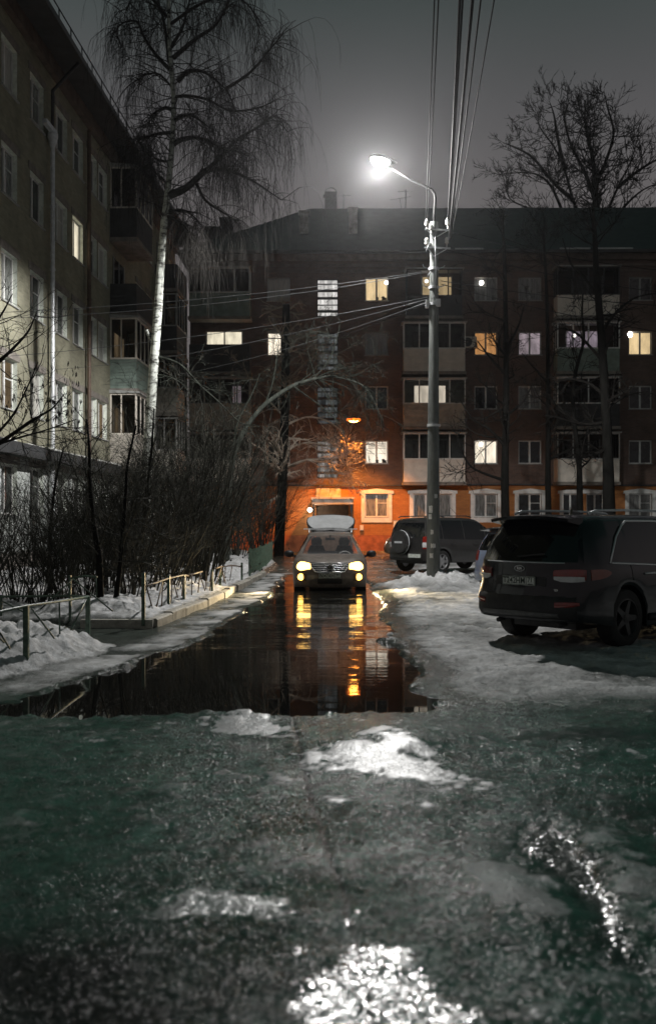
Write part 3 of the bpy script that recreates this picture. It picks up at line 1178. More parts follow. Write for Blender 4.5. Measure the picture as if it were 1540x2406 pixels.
fa = vmath('SCALE', facets(120), scale=math_node('MULTIPLY', math_node('SUBTRACT', 1.0, math_node('MULTIPLY', sm, .7)), mrange(noise_node(.9, 4, .65), .36, .62, .45, 1.05)))
fb = vmath('ADD', vmath('SCALE', facets(32), scale=math_node('MULTIPLY', we, .06)), vmath('SCALE', facets(120), scale=math_node('MULTIPLY', we, .08)))
fa = vmath('SCALE', fa, scale=math_node('SUBTRACT', 1.0, math_node('MULTIPLY', we, .75)))
L.new(vmath('NORMALIZE', vmath('ADD', bp.outputs[0], vmath('ADD', fa, fb))), b.inputs['Normal'])
b.inputs['IOR'].default_value = 1.31
L.new(math_node('ADD', math_node('MULTIPLY', mrange(we, .35, .9, 0, 1), .75), mrange(noise_node(1.3, 4, .6), .38, .62, .045, .08)), b.inputs['Specular IOR Level'])
me.materials.append(m)

# meltwater standing in the lane
m, nt, b = new_mat('standing_water')
N, L = nt.nodes, nt.links
b.inputs['Base Color'].default_value = (.010, .010, .009, 1)
b.inputs['Roughness'].default_value = .015
b.inputs['IOR'].default_value = 1.36
tc = N.new('ShaderNodeTexCoord')
sep = N.new('ShaderNodeSeparateXYZ')
L.new(tc.outputs['Object'], sep.inputs[0])
w1 = noise_node(3.0, 3, .5, (.8, 2.3, 1))
w2 = noise_node(11.0, 3, .55, (.7, 1.8, 1))
w0 = noise_node(1.0, 2, .5, (.30, 1.25, 1))
wv = math_node('ADD', math_node('MULTIPLY', w0, 1.7), math_node('ADD', math_node('MULTIPLY', w1, .4), math_node('MULTIPLY', w2, .12)))
patch = mrange(noise_node(.6, 3, .6, (.5, 1.6, 1)), .42, .6, .12, 1)
amp = math_node('MULTIPLY', mrange(sep.outputs[1], 9.5, 16, .03, .5), patch)
bp = N.new('ShaderNodeBump')
bp.inputs['Distance'].default_value = .05
L.new(amp, bp.inputs['Strength'])
L.new(wv, bp.inputs['Height'])
L.new(bp.outputs[0], b.inputs['Normal'])
WAT = m
mb = MB()
xs_ = np.linspace(-9, 2.6, 12)
yw = np.linspace(7.6, 32.5, 20)
vs = [(x, y, 0) for y in yw for x in xs_]
mb.add(vs, [(i * 12 + j, i * 12 + j + 1, (i + 1) * 12 + j + 1, (i + 1) * 12 + j) for i in range(19) for j in range(11)])
o = mb.build('puddle', WAT, None, fix=False)
tag(o, 'long dark puddle of meltwater filling the icy lane in front of the car', 'puddle', kind='structure')
# right hand small puddle lies in the ice itself (wet patch of the ground)

# kerb stones of the bed on the left
mb = MB()
kp = [(-2.62, 15.0), (-2.5, 16.5), (-2.27, 20), (-2.07, 24.5), (-1.92, 30)]


def kx(y):
    return interp([(p[1], p[0]) for p in kp], y)


rng = random.Random(11)
y = 15.0
while y < 29.5:
    L_ = 1.0
    a, c = Vector((kx(y + .015) + .05, y + .015, 0)), Vector((kx(y + L_ - .015) + .05, y + L_ - .015, 0))
    zt = .17 + rng.uniform(-.025, .02)
    d = (c - a).normalized()
    nrm = Vector((d.y, -d.x, 0))
    j = rng.uniform(-.02, .02)
    v = []
    for p in (a, c):
        for off, zz in ((0 + j, -.15), (0 + j, zt - .02), (-.025 + j, zt), (-.15 + j, zt), (-.15 + j, -.15)):
            v.append(p + nrm * off + Vector((0, 0, zz)))
    mb.add(v, [(0, 1, 6, 5), (1, 2, 7, 6), (2, 3, 8, 7), (3, 4, 9, 8), (0, 4, 3, 2, 1), (5, 6, 7, 8, 9)])
    y += L_
a = Vector((-2.62, 14.93, 0))
mb.box(-3.7, -2.62, 14.9, 15.02, -.1, .16)
o = mb.build('kerb', M['kerb'])
tag(o, 'worn concrete kerb stones edging the snowy bed', 'kerb', kind='structure')


# ---------------------------------------------------------------- low fences
def fence(label, posts, rails, rods, rail_m='green_paint', post_w=.05, post_m='green_paint', group=None, rod_m=None):
    """posts, rails and rods given as pairs of world points"""
    base = posts[0][0]
    t = thing('low_fence', label, 'fence', base, 0, group)

    def loc(p):
        return Vector(p) - Vector(base)
    for a, c in posts:
        q = MB()
        q.bar(loc(a), loc(c), post_w)
        q.build('post', M[post_m], t)
    for pl in rails:
        q = MB()
        q.tube([loc(p) for p in pl], .017, 6)
        q.build('rail', M[rail_m], t, 180)
    if rods:
        for pl in rods:
            q = MB()
            q.tube([loc(p) for p in pl], .011, 5)
            q.build('rod', M[rod_m or rail_m], t, 180)
    return t


def up(dx, dyb, dyt, zb, Y=None):
    """post from its foot (pixel row dyb, ground height zb) up to pixel row dyt"""
    Y = Y or (CH - zb) * K / (dyb - HY)
    a = PX(dx, dyb, Y)
    a.z -= .15
    return (a, PX(dx, dyt, Y))


Ya, Yb = 10.75, 13.3
pa, pb = up(62, 1525, 1424, .25, Ya), up(207, 1470, 1402, .27, Yb)
pc = (PX(-150, 1560, 9.4) - Vector((0, 0, .1)), PX(-150, 1448, 9.4))
fence('low green pipe fence with slanted rods on the snow bank at the near left', [pa, pb, pc],
      [[pc[1], PX(0, 1437, 10.2), pa[1], PX(140, 1413, 12), pb[1]]],
      [[PX(75, 1430, 10.9), PX(128, 1500, 11.3)], [PX(140, 1413, 12), PX(141, 1490, 12)], [PX(203, 1408, 13.2), PX(166, 1482, 12.8)],
       [PX(-10, 1470, 10.3), PX(24, 1525, 10.5)], [PX(-60, 1440, 9.9), PX(10, 1510, 10.4)]], post_w=.055)
fence('broken low fence of bent rods lying behind the snow mound', [up(165, 1452, 1352, .3, 15.2), up(3, 1455, 1398, .3, 15.4)],
      [[PX(-260, 1405, 15.6), PX(3, 1402, 15.4), PX(165, 1400, 15.2), PX(207, 1402, 13.3)], [PX(165, 1359, 15.2), PX(200, 1353, 15.3), PX(228, 1356, 15.2)]],
      [[PX(5, 1412, 15.3), PX(60, 1440, 15)], [PX(95, 1432, 15), PX(172, 1360, 15.2)], [PX(172, 1360, 15.2), PX(265, 1436, 14.9)], [PX(226, 1356, 15.2), PX(228, 1400, 15.2)]], post_w=.035)
p1 = up(337, 1447, 1346, .2, 14.9)
p2 = up(396, 1425, 1352, .25, 17.2)
p3 = up(432, 1408, 1350, .28, 18.6)
p4 = up(498, 1384, 1338, .3, 21)
p5 = up(517, 1372, 1333, .3, 22.2)
p6 = up(568, 1352, 1322, .3, 25.4)
fence('rusty broken fence with hanging rods along the kerb, lit by the headlights', [p1, p2, p3, p4, p5, p6],
      [[PX(342, 1377, 15.1), PX(365, 1370, 16), PX(396, 1359, 17.2), PX(432, 1351, 18.6), PX(442, 1353, 19)], [PX(442, 1352, 19), PX(475, 1343, 20)],
       [PX(506, 1336, 21.6), PX(517, 1332, 22.2), PX(545, 1329, 24), PX(568, 1331, 25.4)]],
      [[PX(344, 1378, 15.1), PX(357, 1424, 15.3)], [PX(383, 1364, 16.8), PX(380, 1424, 16.6)], [PX(383, 1364, 16.8), PX(368, 1425, 16.3)], [PX(405, 1358, 17.6), PX(402, 1416, 17.4)],
       [PX(405, 1358, 17.6), PX(418, 1404, 17.8)], [PX(432, 1352, 18.6), PX(427, 1400, 18.4)], [PX(451, 1350, 19.2), PX(450, 1398, 19.1)], [PX(470, 1345, 20), PX(465, 1396, 19.9)], [PX(468, 1346, 20), PX(482, 1388, 20.2)],
       [PX(484, 1342, 20.4), PX(484, 1384, 20.4)], [PX(500, 1339, 21), PX(492, 1388, 20.8)], [PX(520, 1334, 22.3), PX(530, 1372, 22.5)], [PX(530, 1333, 23), PX(524, 1374, 22.7)], [PX(545, 1330, 24), PX(540, 1364, 23.9)],
       [PX(520, 1334, 22.2), PX(507, 1374, 21.8)]],
      rail_m='rust', post_w=.05)
# picket fence farther along the lane
t = thing('picket_fence', 'green metal picket fence far along the left edge of the lane', 'fence', (-2.0, 27, gz(-2.3, 28)))
for i in range(5):
    yy = 27 + 2.9 * i
    xx = interp([(26, -2.15), (31, -2.0), (40, -2.2)], yy)
    q = MB()
    q.bar((xx + 2, yy - 27, -.2), (xx + 2, yy - 27, .78), .06)
    q.build('post', M['green_paint'], t)
    if i < 4:
        x2 = interp([(26, -2.15), (31, -2.0), (40, -2.2)], yy + 2.9)
        q = MB()
        for zz in (.2, .66):
            q.bar((xx + 2, yy - 27, zz), (x2 + 2, yy + 2.9 - 27, zz), .03)
        for k in range(1, 14):
            f = k / 14
            q.bar((lerp(xx, x2, f) + 2.016, yy + 2.9 * f - 27, .08), (lerp(xx, x2, f) + 2.016, yy + 2.9 * f - 27, .74), .022)
        q.build('picket_panel', M['green_paint'], t)

# ---------------------------------------------------------------- street lamp on its concrete pole
PXX, PYY = 2.565, 24.3
pole = thing('street_lamp', 'tall tapered concrete lamp pole with a glowing lamp on a bent arm and many cables', 'street lamp', (PXX, PYY, gz(PXX, PYY)))
z0 = gz(PXX, PYY)


def pz(dy):
    return CH - (dy - HY) / K * PYY - z0


def pxl(dx):
    return (dx - CX) / K * PYY - PXX


mb = MB()
mb.tube([(0, 0, -.6), (0, 0, 0), (.0, 0, 3), (.015, 0, 6), (.02, 0, pz(522))], [.172, .168, .142, .115, .095], 20)
mb.build('shaft', M['concrete'], pole, 50)
mb = MB()
mb.tube([(.02, 0, pz(540)), (.03, 0, pz(500)), (.05, 0, pz(466)), (.03, -.01, pz(455)), (-.04, -.02, pz(446)), (pxl(965), -.04, pz(424)), (pxl(912), -.06, pz(395))], [.036, .036, .034, .033, .032, .03, .028], 10)
mb.build('arm', M['black_arm'], pole, 180)
Mh = Matrix.Translation((pxl(898), -.07, pz(381))) @ Matrix.Rotation(rad(13), 4, 'Y')
mb = MB()
hd = []
for sx, hw, ht in ((.34, .05, .05), (.27, .09, .08), (.05, .15, .12), (-.2, .15, .11), (-.31, .10, .07), (-.34, .05, .03)):
    hd.append([Mh @ Vector((sx, hw * math.cos(a), .02 + ht * math.sin(a))) for a in np.linspace(0, math.pi, 9)])
vs = [p for r in hd for p in r]
fs = [(i * 9 + j, i * 9 + j + 1, (i + 1) * 9 + j + 1, (i + 1) * 9 + j) for i in range(5) for j in range(8)]
fs += [tuple(range(9)), tuple(45 + k for k in range(9))]
fs += [(i * 9, (i + 1) * 9, (i + 1) * 9 + 8, i * 9 + 8) for i in range(5)]
mb.add(vs, fs)
head = mb.build('lamp_head', M['black_arm'], pole, 50)
mb = MB()
rr = []
for th in np.linspace(0, math.pi / 2, 6):
    rr.append((max(.005, math.cos(th)), -math.sin(th)))
vs, fs = [], []
for r, zz in rr:
    for k in range(20):
        a = 2 * math.pi * k / 20
        vs.append(Mh @ Vector((-.06 + .24 * r * math.cos(a), .18 * r * math.sin(a), .012 + .17 * zz)))
for i in range(5):
    for k in range(20):
        fs.append((i * 20 + k, i * 20 + (k + 1) % 20, (i + 1) * 20 + (k + 1) % 20, (i + 1) * 20 + k))
mb.add(vs, fs)
M['lamp_glow'] = emit('lamp_glow', (1, .98, .96), 32)
mb.build('diffuser', M['lamp_glow'], head, 180)
LAMP = Vector((PXX, PYY, z0)) + (Mh @ Vector((-.06, 0, -.21)))


def insulator(x, y, z, s=1.0):
    q = MB()
    q.lathe([(.01, -.1 * s), (.012, -.1 * s), (.012, 0), (.045 * s, .0), (.052 * s, .03 * s), (.04 * s, .06 * s), (.05 * s, .075 * s), (.045 * s, .12 * s), (.02 * s, .15 * s), (.001, .155 * s)], 10, Matrix.Translation((x, y, z)))
    return q.build('insulator', M['porcelain'], pole, 60)


insL = [(pxl(1001), -.05, pz(531)), (pxl(1001), -.05, pz(575))]
insR = [(pxl(1050), -.05, pz(529)), (pxl(1048), -.05, pz(573))]
for p in insL + insR:
    insulator(*p)
insulator(pxl(1010), -.12, pz(542), .9)
for k, (za, zb_) in enumerate(((541, 544), (583, 586))):
    q = MB()
    q.bar((pxl(996), -.09, pz(za)), (pxl(1056), -.09, pz(zb_)), .035)
    q.bar((pxl(1001), -.09, pz(za)), (0, -.1, pz(za + 22)), .02)
    q.bar((pxl(1050), -.09, pz(zb_)), (0, -.1, pz(za + 22)), .02)
    q.build('crossarm', M['galvanised'], pole)
for dz, n in ((632, 0), (676, 0), (715, 1), (1000, 0)):
    q = MB()
    rr_ = .128 if dz < 700 else .135
    if dz == 1000:
        rr_ = .166
    zc = pz(dz)
    q.lathe([(rr_ - .02, -.03), (rr_, -.03), (rr_, .03), (rr_ - .02, .03)], 18, Matrix.Translation((.013, 0, zc)))
    if n:
        q.box(-.19, -.12, -.1, 0, zc - .1, zc + .09)
        q.box(.05, .16, -.16, -.1, zc - .08, zc + .1)
    if dz < 700:
        q.tube([(-.13, -.05, zc), (-.24, -.08, zc + .03), (-.26, -.08, zc + .09)], .012, 5)
        q.tube([(.13, -.05, zc), (.25, -.08, zc + .03), (.27, -.08, zc + .07)], .012, 5)
    q.build('clamp', M['galvanised'], pole, 40)
q = MB()
for k, (dx1, dy1, dx2, dy2) in enumerate(((1010, 640, 1006, 660), (1030, 690, 1012, 705), (1008, 572, 1003, 604))):
    a, c = Vector((pxl(dx1), -.12, pz(dy1))), Vector((pxl(dx2), -.12, pz(dy2)))
    q.tube([a, (a + c) / 2 + Vector((-.07, -.03, -.05)), c], .011, 5)
q.tube([(.03, -.13, pz(560)), (.05, -.14, pz(640)), (.06, -.145, pz(760))], .012, 5)
q.build('cable_loop', M['bright_cable'], pole, 180)
# paper notices pasted on the shaft
rng = random.Random(8)
for k, (dx, dy, w_, h_) in enumerate(((1008, 1197, .10, .17), (1006, 1214, .09, .12), (1012, 1250, .07, .1), (1015, 1282, .12, .10), (1010, 1305, .09, .12), (1022, 1166, .08, .1))):
    q = MB()
    zc = pz(dy)
    r_ = .152 if dy > 1230 else .158
    r_ = lerp(.168, .142, zc / 3) + .003
    a0 = math.atan2(-1, pxl(dx) / r_ * 1.0)
    n_ = 6
    wd = w_ / r_
    vs = []
    for i in range(n_ + 1):
        a = a0 - wd / 2 + wd * i / n_
        tear = rng.uniform(-.012, .012)
        vs += [(r_ * math.cos(a), r_ * math.sin(a), zc - h_ / 2 + tear), (r_ * math.cos(a), r_ * math.sin(a), zc + h_ / 2 - tear)]
    q.add(vs, [(2 * i, 2 * i + 2, 2 * i + 3, 2 * i + 1) for i in range(n_)])
    q.build('pasted_notice', M['paper'], pole, 180)


def wire(a, c, sag, r, m, label=None, n=18, group='overhead wires on the concrete pole'):
    a, c = Vector(a), Vector(c)
    t = []
    for i in range(n + 1):
        f = i / n
        p = a.lerp(c, f)
        p.z -= sag * 4 * f * (1 - f)
        t.append(p - a)
    q = MB()
    q.tube(t, r, 5)
    o = q.build('overhead_wire', M[m], None, 180)
    o.location = a
    return tag(o, label, 'cable', group)


W = Vector((PXX, PYY, z0))
NP = Vector((.25, -14, 9.0))     # the next pole, behind the camera
for k, (p, off, zz, r, mt) in enumerate(((insL[0], -1.25, 9.1, .010, 'cable'), (insL[1], -1.2, 8.7, .010, 'cable'), (insR[0], -1.45, 9.1, .02, 'cable'), (insR[0], -1.38, 9.1, .015, 'cable'),
                                         (insR[1], -1.1, 8.8, .022, 'cable'), (insR[1], -.85, 8.8, .012, 'cable'), (insR[1], -.45, 8.6, .009, 'cable'))):
    wire(W + Vector(p) + Vector((.02 * k - .03, 0, .1)), (NP.x + off, NP.y, zz), 1.0, r, mt, 'dark overhead wire running from the pole top towards and over the viewer', 22, 'wires overhead')
# service cables to the left hand block and the dark side at the right
sv = [((1003, 637), (-420, 745, 20.0), .25, 'bright_cable'), ((1004, 639), (-420, 752, 20.2), .35, 'bright_cable'), ((1004, 698), (-420, 862, 21.5), .3, 'bright_cable'), ((1006, 702), (100, 870, 31.0), .3, 'bright_cable'),
      ((1008, 708), (235, 905, 36.0), .35, 'bright_cable'), ((940, 760), (300, 922, 38), .3, 'cable')]
for k, ((dx, dy), e, sag, mt) in enumerate(sv):
    a = PX(dx, dy, PYY - .1)
    if k == 5:
        a = PX(1006, 712, PYY - .1)
    wire(a, PX(*e), sag , .006, mt, 'service cable running from the pole towards the left hand apartment block', 18, 'service cables to the left block')
for k, ((dx, dy), e, sag) in enumerate((((1038, 541), (2100, 640, 26), .5), ((1038, 584), (2100, 700, 26), .5), ((1035, 660), (2100, 720, 24), .3), ((1036, 668), (2100, 830, 30), .4))):
    wire(PX(dx, dy, PYY - .1), PX(*e), sag, .010, 'cable', 'thin dark cable running off the pole to the right over the parking side', 16, 'cables to the right side')

# orange lamp over the entrance on its wall bracket; bulb beside the door
t = thing('wall_lamp', 'orange sodium lamp on a wall bracket above the entrance', 'lamp', (fx(824), FY - .02, fz(1000)))
q = MB()
q.tube([(0, 0, -.15), (.02, -.9, .1), (.05, -2.6, .12)], .03, 6)
q.build('bracket', M['dark_metal'], t, 180)
q = MB()
Ml = Matrix.Translation((.06, -2.7, .08)) @ Matrix.Diagonal((1.35, 1, 1, 1))
q.lathe([(.01, .13), (.17, .1), (.235, .02), (.235, 0)], 14, Ml)
q.build('hood', M['dark_metal'], t, 60)
q = MB()
q.lathe([(.22, -.005), (.2, -.09), (.13, -.16), (.01, -.19)], 14, Ml)
M['sodium'] = emit('sodium_glow', (1, .34, .05), 70)
q.build('bowl', M['sodium'], t, 180)
q = MB()
q.lathe([(.236, .0), (.262, -.03), (.255, -.10), (.21, -.12), (.205, -.09)], 16, Ml)
M['sodium_halo'] = emit('sodium_halo_glow', (1, .17, .012), 2.6)
q.build('added_glow_ring', M['sodium_halo'], t, 180)  # glowing ring added to imitate the orange halo round the bowl
OL = Vector((fx(824) + .06, FY - 2.72, fz(1000) - .2))
t = thing('wall_lamp', 'small white bulb glowing beside the entrance canopy', 'lamp', (fx(728), FY - .02, fz(1197)))
q = MB()
q.tube([(0, 0, .1), (0, -.3, .16), (0, -.5, .1)], .02, 6)
q.build('bracket', M['dark_metal'], t, 180)
q = MB()
q.lathe([(.11 * math.sin(a), -.11 * math.cos(a)) for a in np.linspace(.01, math.pi - .01, 9)], 12, Matrix.Translation((0, -.5, -.03)))
M['white_bulb'] = emit('white_bulb_glow', (1, .86, .7), 25)
q.build('bulb', M['white_bulb'], t, 180)
BL = Vector((fx(728), FY - .66, fz(1197) - .06))
# ---------------------------------------------------------------- trees and shrubs
def smooth_path(pts, n=3):
    """Catmull-Rom through the points"""
    pts = [Vector(p) for p in pts]
    P = [pts[0] * 2 - pts[1]] + pts + [pts[-1] * 2 - pts[-2]]
    out = []
    for i in range(1, len(P) - 2):
        for k in range(n):
            t = k / n
            a, b_, c, d = P[i - 1], P[i], P[i + 1], P[i + 2]
            out.append(.5 * ((2 * b_) + (c - a) * t + (2 * a - 5 * b_ + 4 * c - d) * t * t + (3 * b_ - a - 3 * c + d) * t**3))
    out.append(pts[-1])
    return out


def rvec(rng):
    while True:
        v = Vector((rng.uniform(-1, 1), rng.uniform(-1, 1), rng.uniform(-1, 1)))
        if .05 < v.length < 1:
            return v.normalized()


def sprout(mb, p, d, L, r, lvl, S, rng):
    """a branch with its side branches; S holds one tuple per level:
    (pieces, wander, pull up or down, side branches, angle, length ratio, thickness ratio)"""
    nseg, wan, up_, nch, ang, lr, rr_ = S[lvl]
    pts, ds = [Vector(p)], []
    d = d.normalized()
    for i in range(nseg):
        d = (d + rvec(rng) * wan + Vector((0, 0, up_ * (.4 + i / nseg)))).normalized()
        ds.append(d)
        pts.append(pts[-1] + d * (L / nseg))
    rs = [r * (1 - .75 * i / nseg) for i in range(nseg + 1)]
    mb.tube(pts, rs, 5 if r > .03 else 4 if r > .012 else 3, cap=False)
    if lvl + 1 < len(S):
        k = int(nch + rng.random())
        for j in range(k):
            f = rng.uniform(.18, 1.0)
            i = min(nseg - 1, int(f * nseg))
            q = pts[i].lerp(pts[i + 1], f * nseg - i)
            ax = ds[i].cross(rvec(rng))
            if ax.length < .05:
                continue
            a = rad(ang) * rng.uniform(.6, 1.3)
            nd = Matrix.Rotation(a, 3, ax.normalized()) @ ds[i]
            sprout(mb, q, nd, L * lr * rng.uniform(.55, 1.25) * (1.15 - .5 * f), max(rs[i] * rr_, S[-1][6]), lvl + 1, S, rng)


def droop(mb, p, rng, L, r, out):
    """one hanging birch twig"""
    d = Vector((out.x, out.y, rng.uniform(-.3, .5))).normalized()
    pts = [Vector(p)]
    n = 6
    for i in range(n):
        d = (d + Vector((0, 0, -.75)) + rvec(rng) * .16).normalized()
        pts.append(pts[-1] + d * (L / n))
    mb.tube(pts, [r * (1 - .6 * i / n) for i in range(n + 1)], 3, cap=False)
    for k in range(rng.randint(0, 3)):
        i = rng.randint(1, n - 1)
        q = pts[i]
        dd = (d + rvec(rng) * .5).normalized()
        mb.tube([q, q + dd * .12 + Vector((0, 0, -.05)), q + dd * .2 + Vector((0, 0, -.25 - .2 * rng.random()))], [r * .7, r * .6, r * .4], 3, cap=False)


# the birch in front of the left block
def birch_mat():
    m, nt, b = new_mat('birch_bark')
    tc = nt.nodes.new('ShaderNodeTexCoord')
    mp = nt.nodes.new('ShaderNodeMapping')
    mp.inputs['Scale'].default_value = (3, 3, 9)
    nt.links.new(tc.outputs['Object'], mp.inputs[0])
    n = nt.nodes.new('ShaderNodeTexNoise')
    n.inputs['Scale'].default_value = 1.1
    n.inputs['Detail'].default_value = 5
    n.inputs['Roughness'].default_value = .7
    nt.links.new(mp.outputs[0], n.inputs['Vector'])
    cr = nt.nodes.new('ShaderNodeValToRGB')
    cr.color_ramp.elements[0].position = .40
    cr.color_ramp.elements[0].color = (.035, .033, .03, 1)
    cr.color_ramp.elements[1].position = .52
    cr.color_ramp.elements[1].color = (.46, .48, .44, 1)
    nt.links.new(n.outputs[0], cr.inputs[0])
    nt.links.new(cr.outputs[0], b.inputs['Base Color'])
    b.inputs['Roughness'].default_value = .7
    return m


M['birch'] = birch_mat()
BY = 27.0
rng = random.Random(42)
bx, by = PX(338, 1390, BY).x, BY
t = thing('birch_tree', 'tall leafless weeping birch with a white trunk in front of the left apartment block', 'tree', (bx, by, gz(bx, by)))
B0 = Vector(t.location)
tr = smooth_path([PX(*p, BY) - B0 for p in [(334, 1420), (338, 1340), (343, 1150), (352, 1000), (362, 850), (372, 720), (378, 620), (386, 520), (393, 460), (405, 330), (408, 230), (399, 120), (396, 0), (390, -110), (388, -200)]], 4)
mb = MB()
n_ = len(tr)
mb.tube(tr, [lerp(.17, .03, (i / (n_ - 1))**.9) for i in range(n_)], 12)
for q, r_ in (([(362, 812), (354, 795), (345, 776)], .05),):
    mb.tube(smooth_path([PX(*p, BY) - B0 for p in q], 3), r_, 7)
mb.build('trunk', M['birch'], t, 180)
limbs = [([(396, 460), (441, 439), (482, 402), (510, 397), (544, 402), (595, 426), (661, 470)], .085), ([(482, 402), (510, 378), (534, 354), (554, 330), (612, 295), (647, 271), (674, 309)], .05),
         ([(407, 338), (427, 328), (458, 323), (489, 331), (534, 354), (560, 345)], .06), ([(410, 281), (434, 271), (458, 275), (499, 305)], .055), ([(417, 192), (441, 168), (475, 168), (503, 185), (530, 209)], .055),
         ([(530, 209), (578, 178), (612, 144), (633, 117), (660, 85)], .035), ([(406, 137), (458, 93), (503, 62), (530, 20), (545, -30)], .05), ([(404, 257), (386, 254), (362, 266), (350, 280)], .045),
         ([(404, 311), (365, 316), (328, 329), (335, 345)], .04), ([(400, 165), (365, 127), (338, 86), (321, 51), (287, 55), (268, 80)], .045), ([(395, 498), (427, 494), (451, 505), (472, 532)], .045),
         ([(390, 508), (427, 525), (448, 549), (461, 573)], .045), ([(461, 430), (482, 470), (527, 501), (560, 520)], .04), ([(400, 113), (427, 69), (437, 34), (448, -10), (455, -60)], .04),
         ([(398, 150), (385, 51), (370, 0), (355, -50)], .04),          ([(393, 40), (360, 0), (320, -20), (300, 20)], .035), ([(396, 60), (470, 10), (540, -10), (590, 20), (610, 80)], .035), ([(403, 230), (440, 225), (490, 235), (540, 260), (600, 255), (640, 240)], .035),
         ([(391, 430), (360, 400), (345, 392), (340, 410)], .03), ([(408, 210), (375, 175), (345, 175), (320, 190)], .025), ([(396, 380), (370, 375), (350, 360)], .03)]
mb = MB()
for pl, r0 in limbs:
    dpt = rng.uniform(-1, 1) * 2.2
    pp = []
    for i, p in enumerate(pl):
        f = i / (len(pl) - 1)
        inY = BY if len(pl) else BY
        pp.append(PX(*p, BY + dpt * f * f) - B0)
    path = smooth_path(pp, 4)
    nn = len(path)
    mb.tube(path, [lerp(r0 * 1.35, .014, i / (nn - 1)) for i in range(nn)], 6, cap=False)
    for i in range(2, nn):
        f = i / nn
        seg = (path[i] - path[i - 1])
        for k in range(2 if f > .3 else 1):
            # side branch that arches out and hangs twigs
            dd = (seg.normalized() * .8 + rvec(rng) * .9 + Vector((0, 0, .25))).normalized()
            L = rng.uniform(.5, 1.5) * (1.2 - .5 * f)
            q = [path[i]]
            for j in range(5):
                dd = (dd + Vector((0, 0, -.16)) + rvec(rng) * .22).normalized()
                q.append(q[-1] + dd * L / 5)
            mb.tube(q, [.014 - .0018 * j for j in range(6)], 3, cap=False)
            for j in range(1, 6):
                for z in range(1 + (rng.random() < .25)):
                    droop(mb, q[j], rng, rng.uniform(.5, 1.8), .0044, rvec(rng))
        for k in range(1):
            droop(mb, path[i] + seg * rng.random(), rng, rng.uniform(.5, 1.9), .0047, rvec(rng))
# twigs along the upper stem
for i in range(n_ // 2, n_):
    for k in range(3):
        dd = rvec(rng)
        dd.z = abs(dd.z) * .5
        sprout(mb, tr[i], dd, 1.6, .016, 0, [(5, .25, -.06, 3, 45, .6, .6), (5, .25, -.5, 0, 0, 0, .006)], rng)
mb.build('crown', M['twig'], t, fix=False)
mb = MB()
for pl, r0 in (([(366, 838), (400, 846), (430, 862), (470, 905), (520, 950), (560, 990), (590, 1003)], .045), ([(364, 880), (395, 885), (425, 900), (450, 930)], .03)):
    path = smooth_path([PX(*p, BY - .03 * i) - B0 for i, p in enumerate(pl)], 4)
    nn = len(path)
    mb.tube(path, [lerp(r0, .012, i / (nn - 1)) for i in range(nn)], 6, cap=False)
    for i in range(3, nn):
        sprout(mb, path[i], (rvec(rng) + Vector((.3, 0, -.1))).normalized(), .8, .012, 0, [(5, .25, -.1, 4, 45, .6, .6), (4, .3, -.1, 0, 0, 0, .005)], rng)
mb.build('low_branch', M['grey_twig'], t, fix=False)


def tree(name, label, base, paths, S, trunk_m, crown_m, seed, extra=None, group=None, start=.35, dens=2.0, blen=2.2):
    """paths: world polylines with a radius at each end; the first is the trunk, all carry side branches"""
    rng = random.Random(seed)
    t = thing(name, label, 'tree', base, 0, group)
    o = Vector(base)
    a, c = MB(), MB()
    for i, (pl, r0, r1) in enumerate(paths):
        path = smooth_path([Vector(p) - o for p in pl], 4)
        nn = len(path)
        (a if i == 0 else c).tube(path, [lerp(r0, r1, (k / (nn - 1))**.8) for k in range(nn)], 9 if i == 0 else 6)
        Lt = sum((path[k + 1] - path[k]).length for k in range(nn - 1))
        cnt = int(Lt * dens)
        for k in range(cnt):
            f = rng.uniform(start if i == 0 else .15, 1)
            j = min(nn - 2, int(f * (nn - 1)))
            p = path[j].lerp(path[j + 1], f * (nn - 1) - j)
            dd = ((path[j + 1] - path[j]).normalized() * .7 + rvec(rng)).normalized()
            sprout(c, p, dd, blen * rng.uniform(.5, 1.2) * (1.25 - .6 * f), max(.010, lerp(r0, r1, f) * .35), 0, S, rng)
    a.build('trunk', trunk_m, t, 180)
    c.build('crown', crown_m, t, fix=False)
    return t


# arching tree with a pale trunk beside the lane
Y = 33.0
b0 = PX(531, 1330, Y)
b0.z = gz(b0.x, b0.y)
tree('bare_tree', 'slender grey tree whose pale trunk bends right and arches over the lane', b0,
     [([b0 - Vector((0, 0, .3))] + [PX(*p, Y) for p in [(532, 1320), (535, 1200), (546, 1085), (570, 1018), (612, 960), (655, 926), (690, 905), (712, 897), (742, 889), (775, 884), (820, 892), (858, 911), (880, 948), (900, 990)]], .13, .012),
      ([PX(*p, Y) for p in [(735, 890), (770, 850), (790, 800), (800, 750)]], .03, .01), ([PX(*p, Y + .5) for p in [(620, 957), (640, 900), (650, 840), (655, 800)]], .04, .01),
      ([PX(*p, Y - .5) for p in [(548, 1085), (555, 1000), (590, 930), (610, 880)]], .05, .012), ([PX(*p, Y) for p in [(690, 908), (760, 960), (800, 1000), (815, 1050)]], .03, .01)],
     [(6, .22, -.05, 5, 45, .55, .6), (5, .28, -.12, 4, 45, .6, .6), (4, .3, -.15, 0, 0, 0, .006)], M['grey_bark'], M['grey_twig'], 7, start=.45, dens=3.2, blen=1.9)
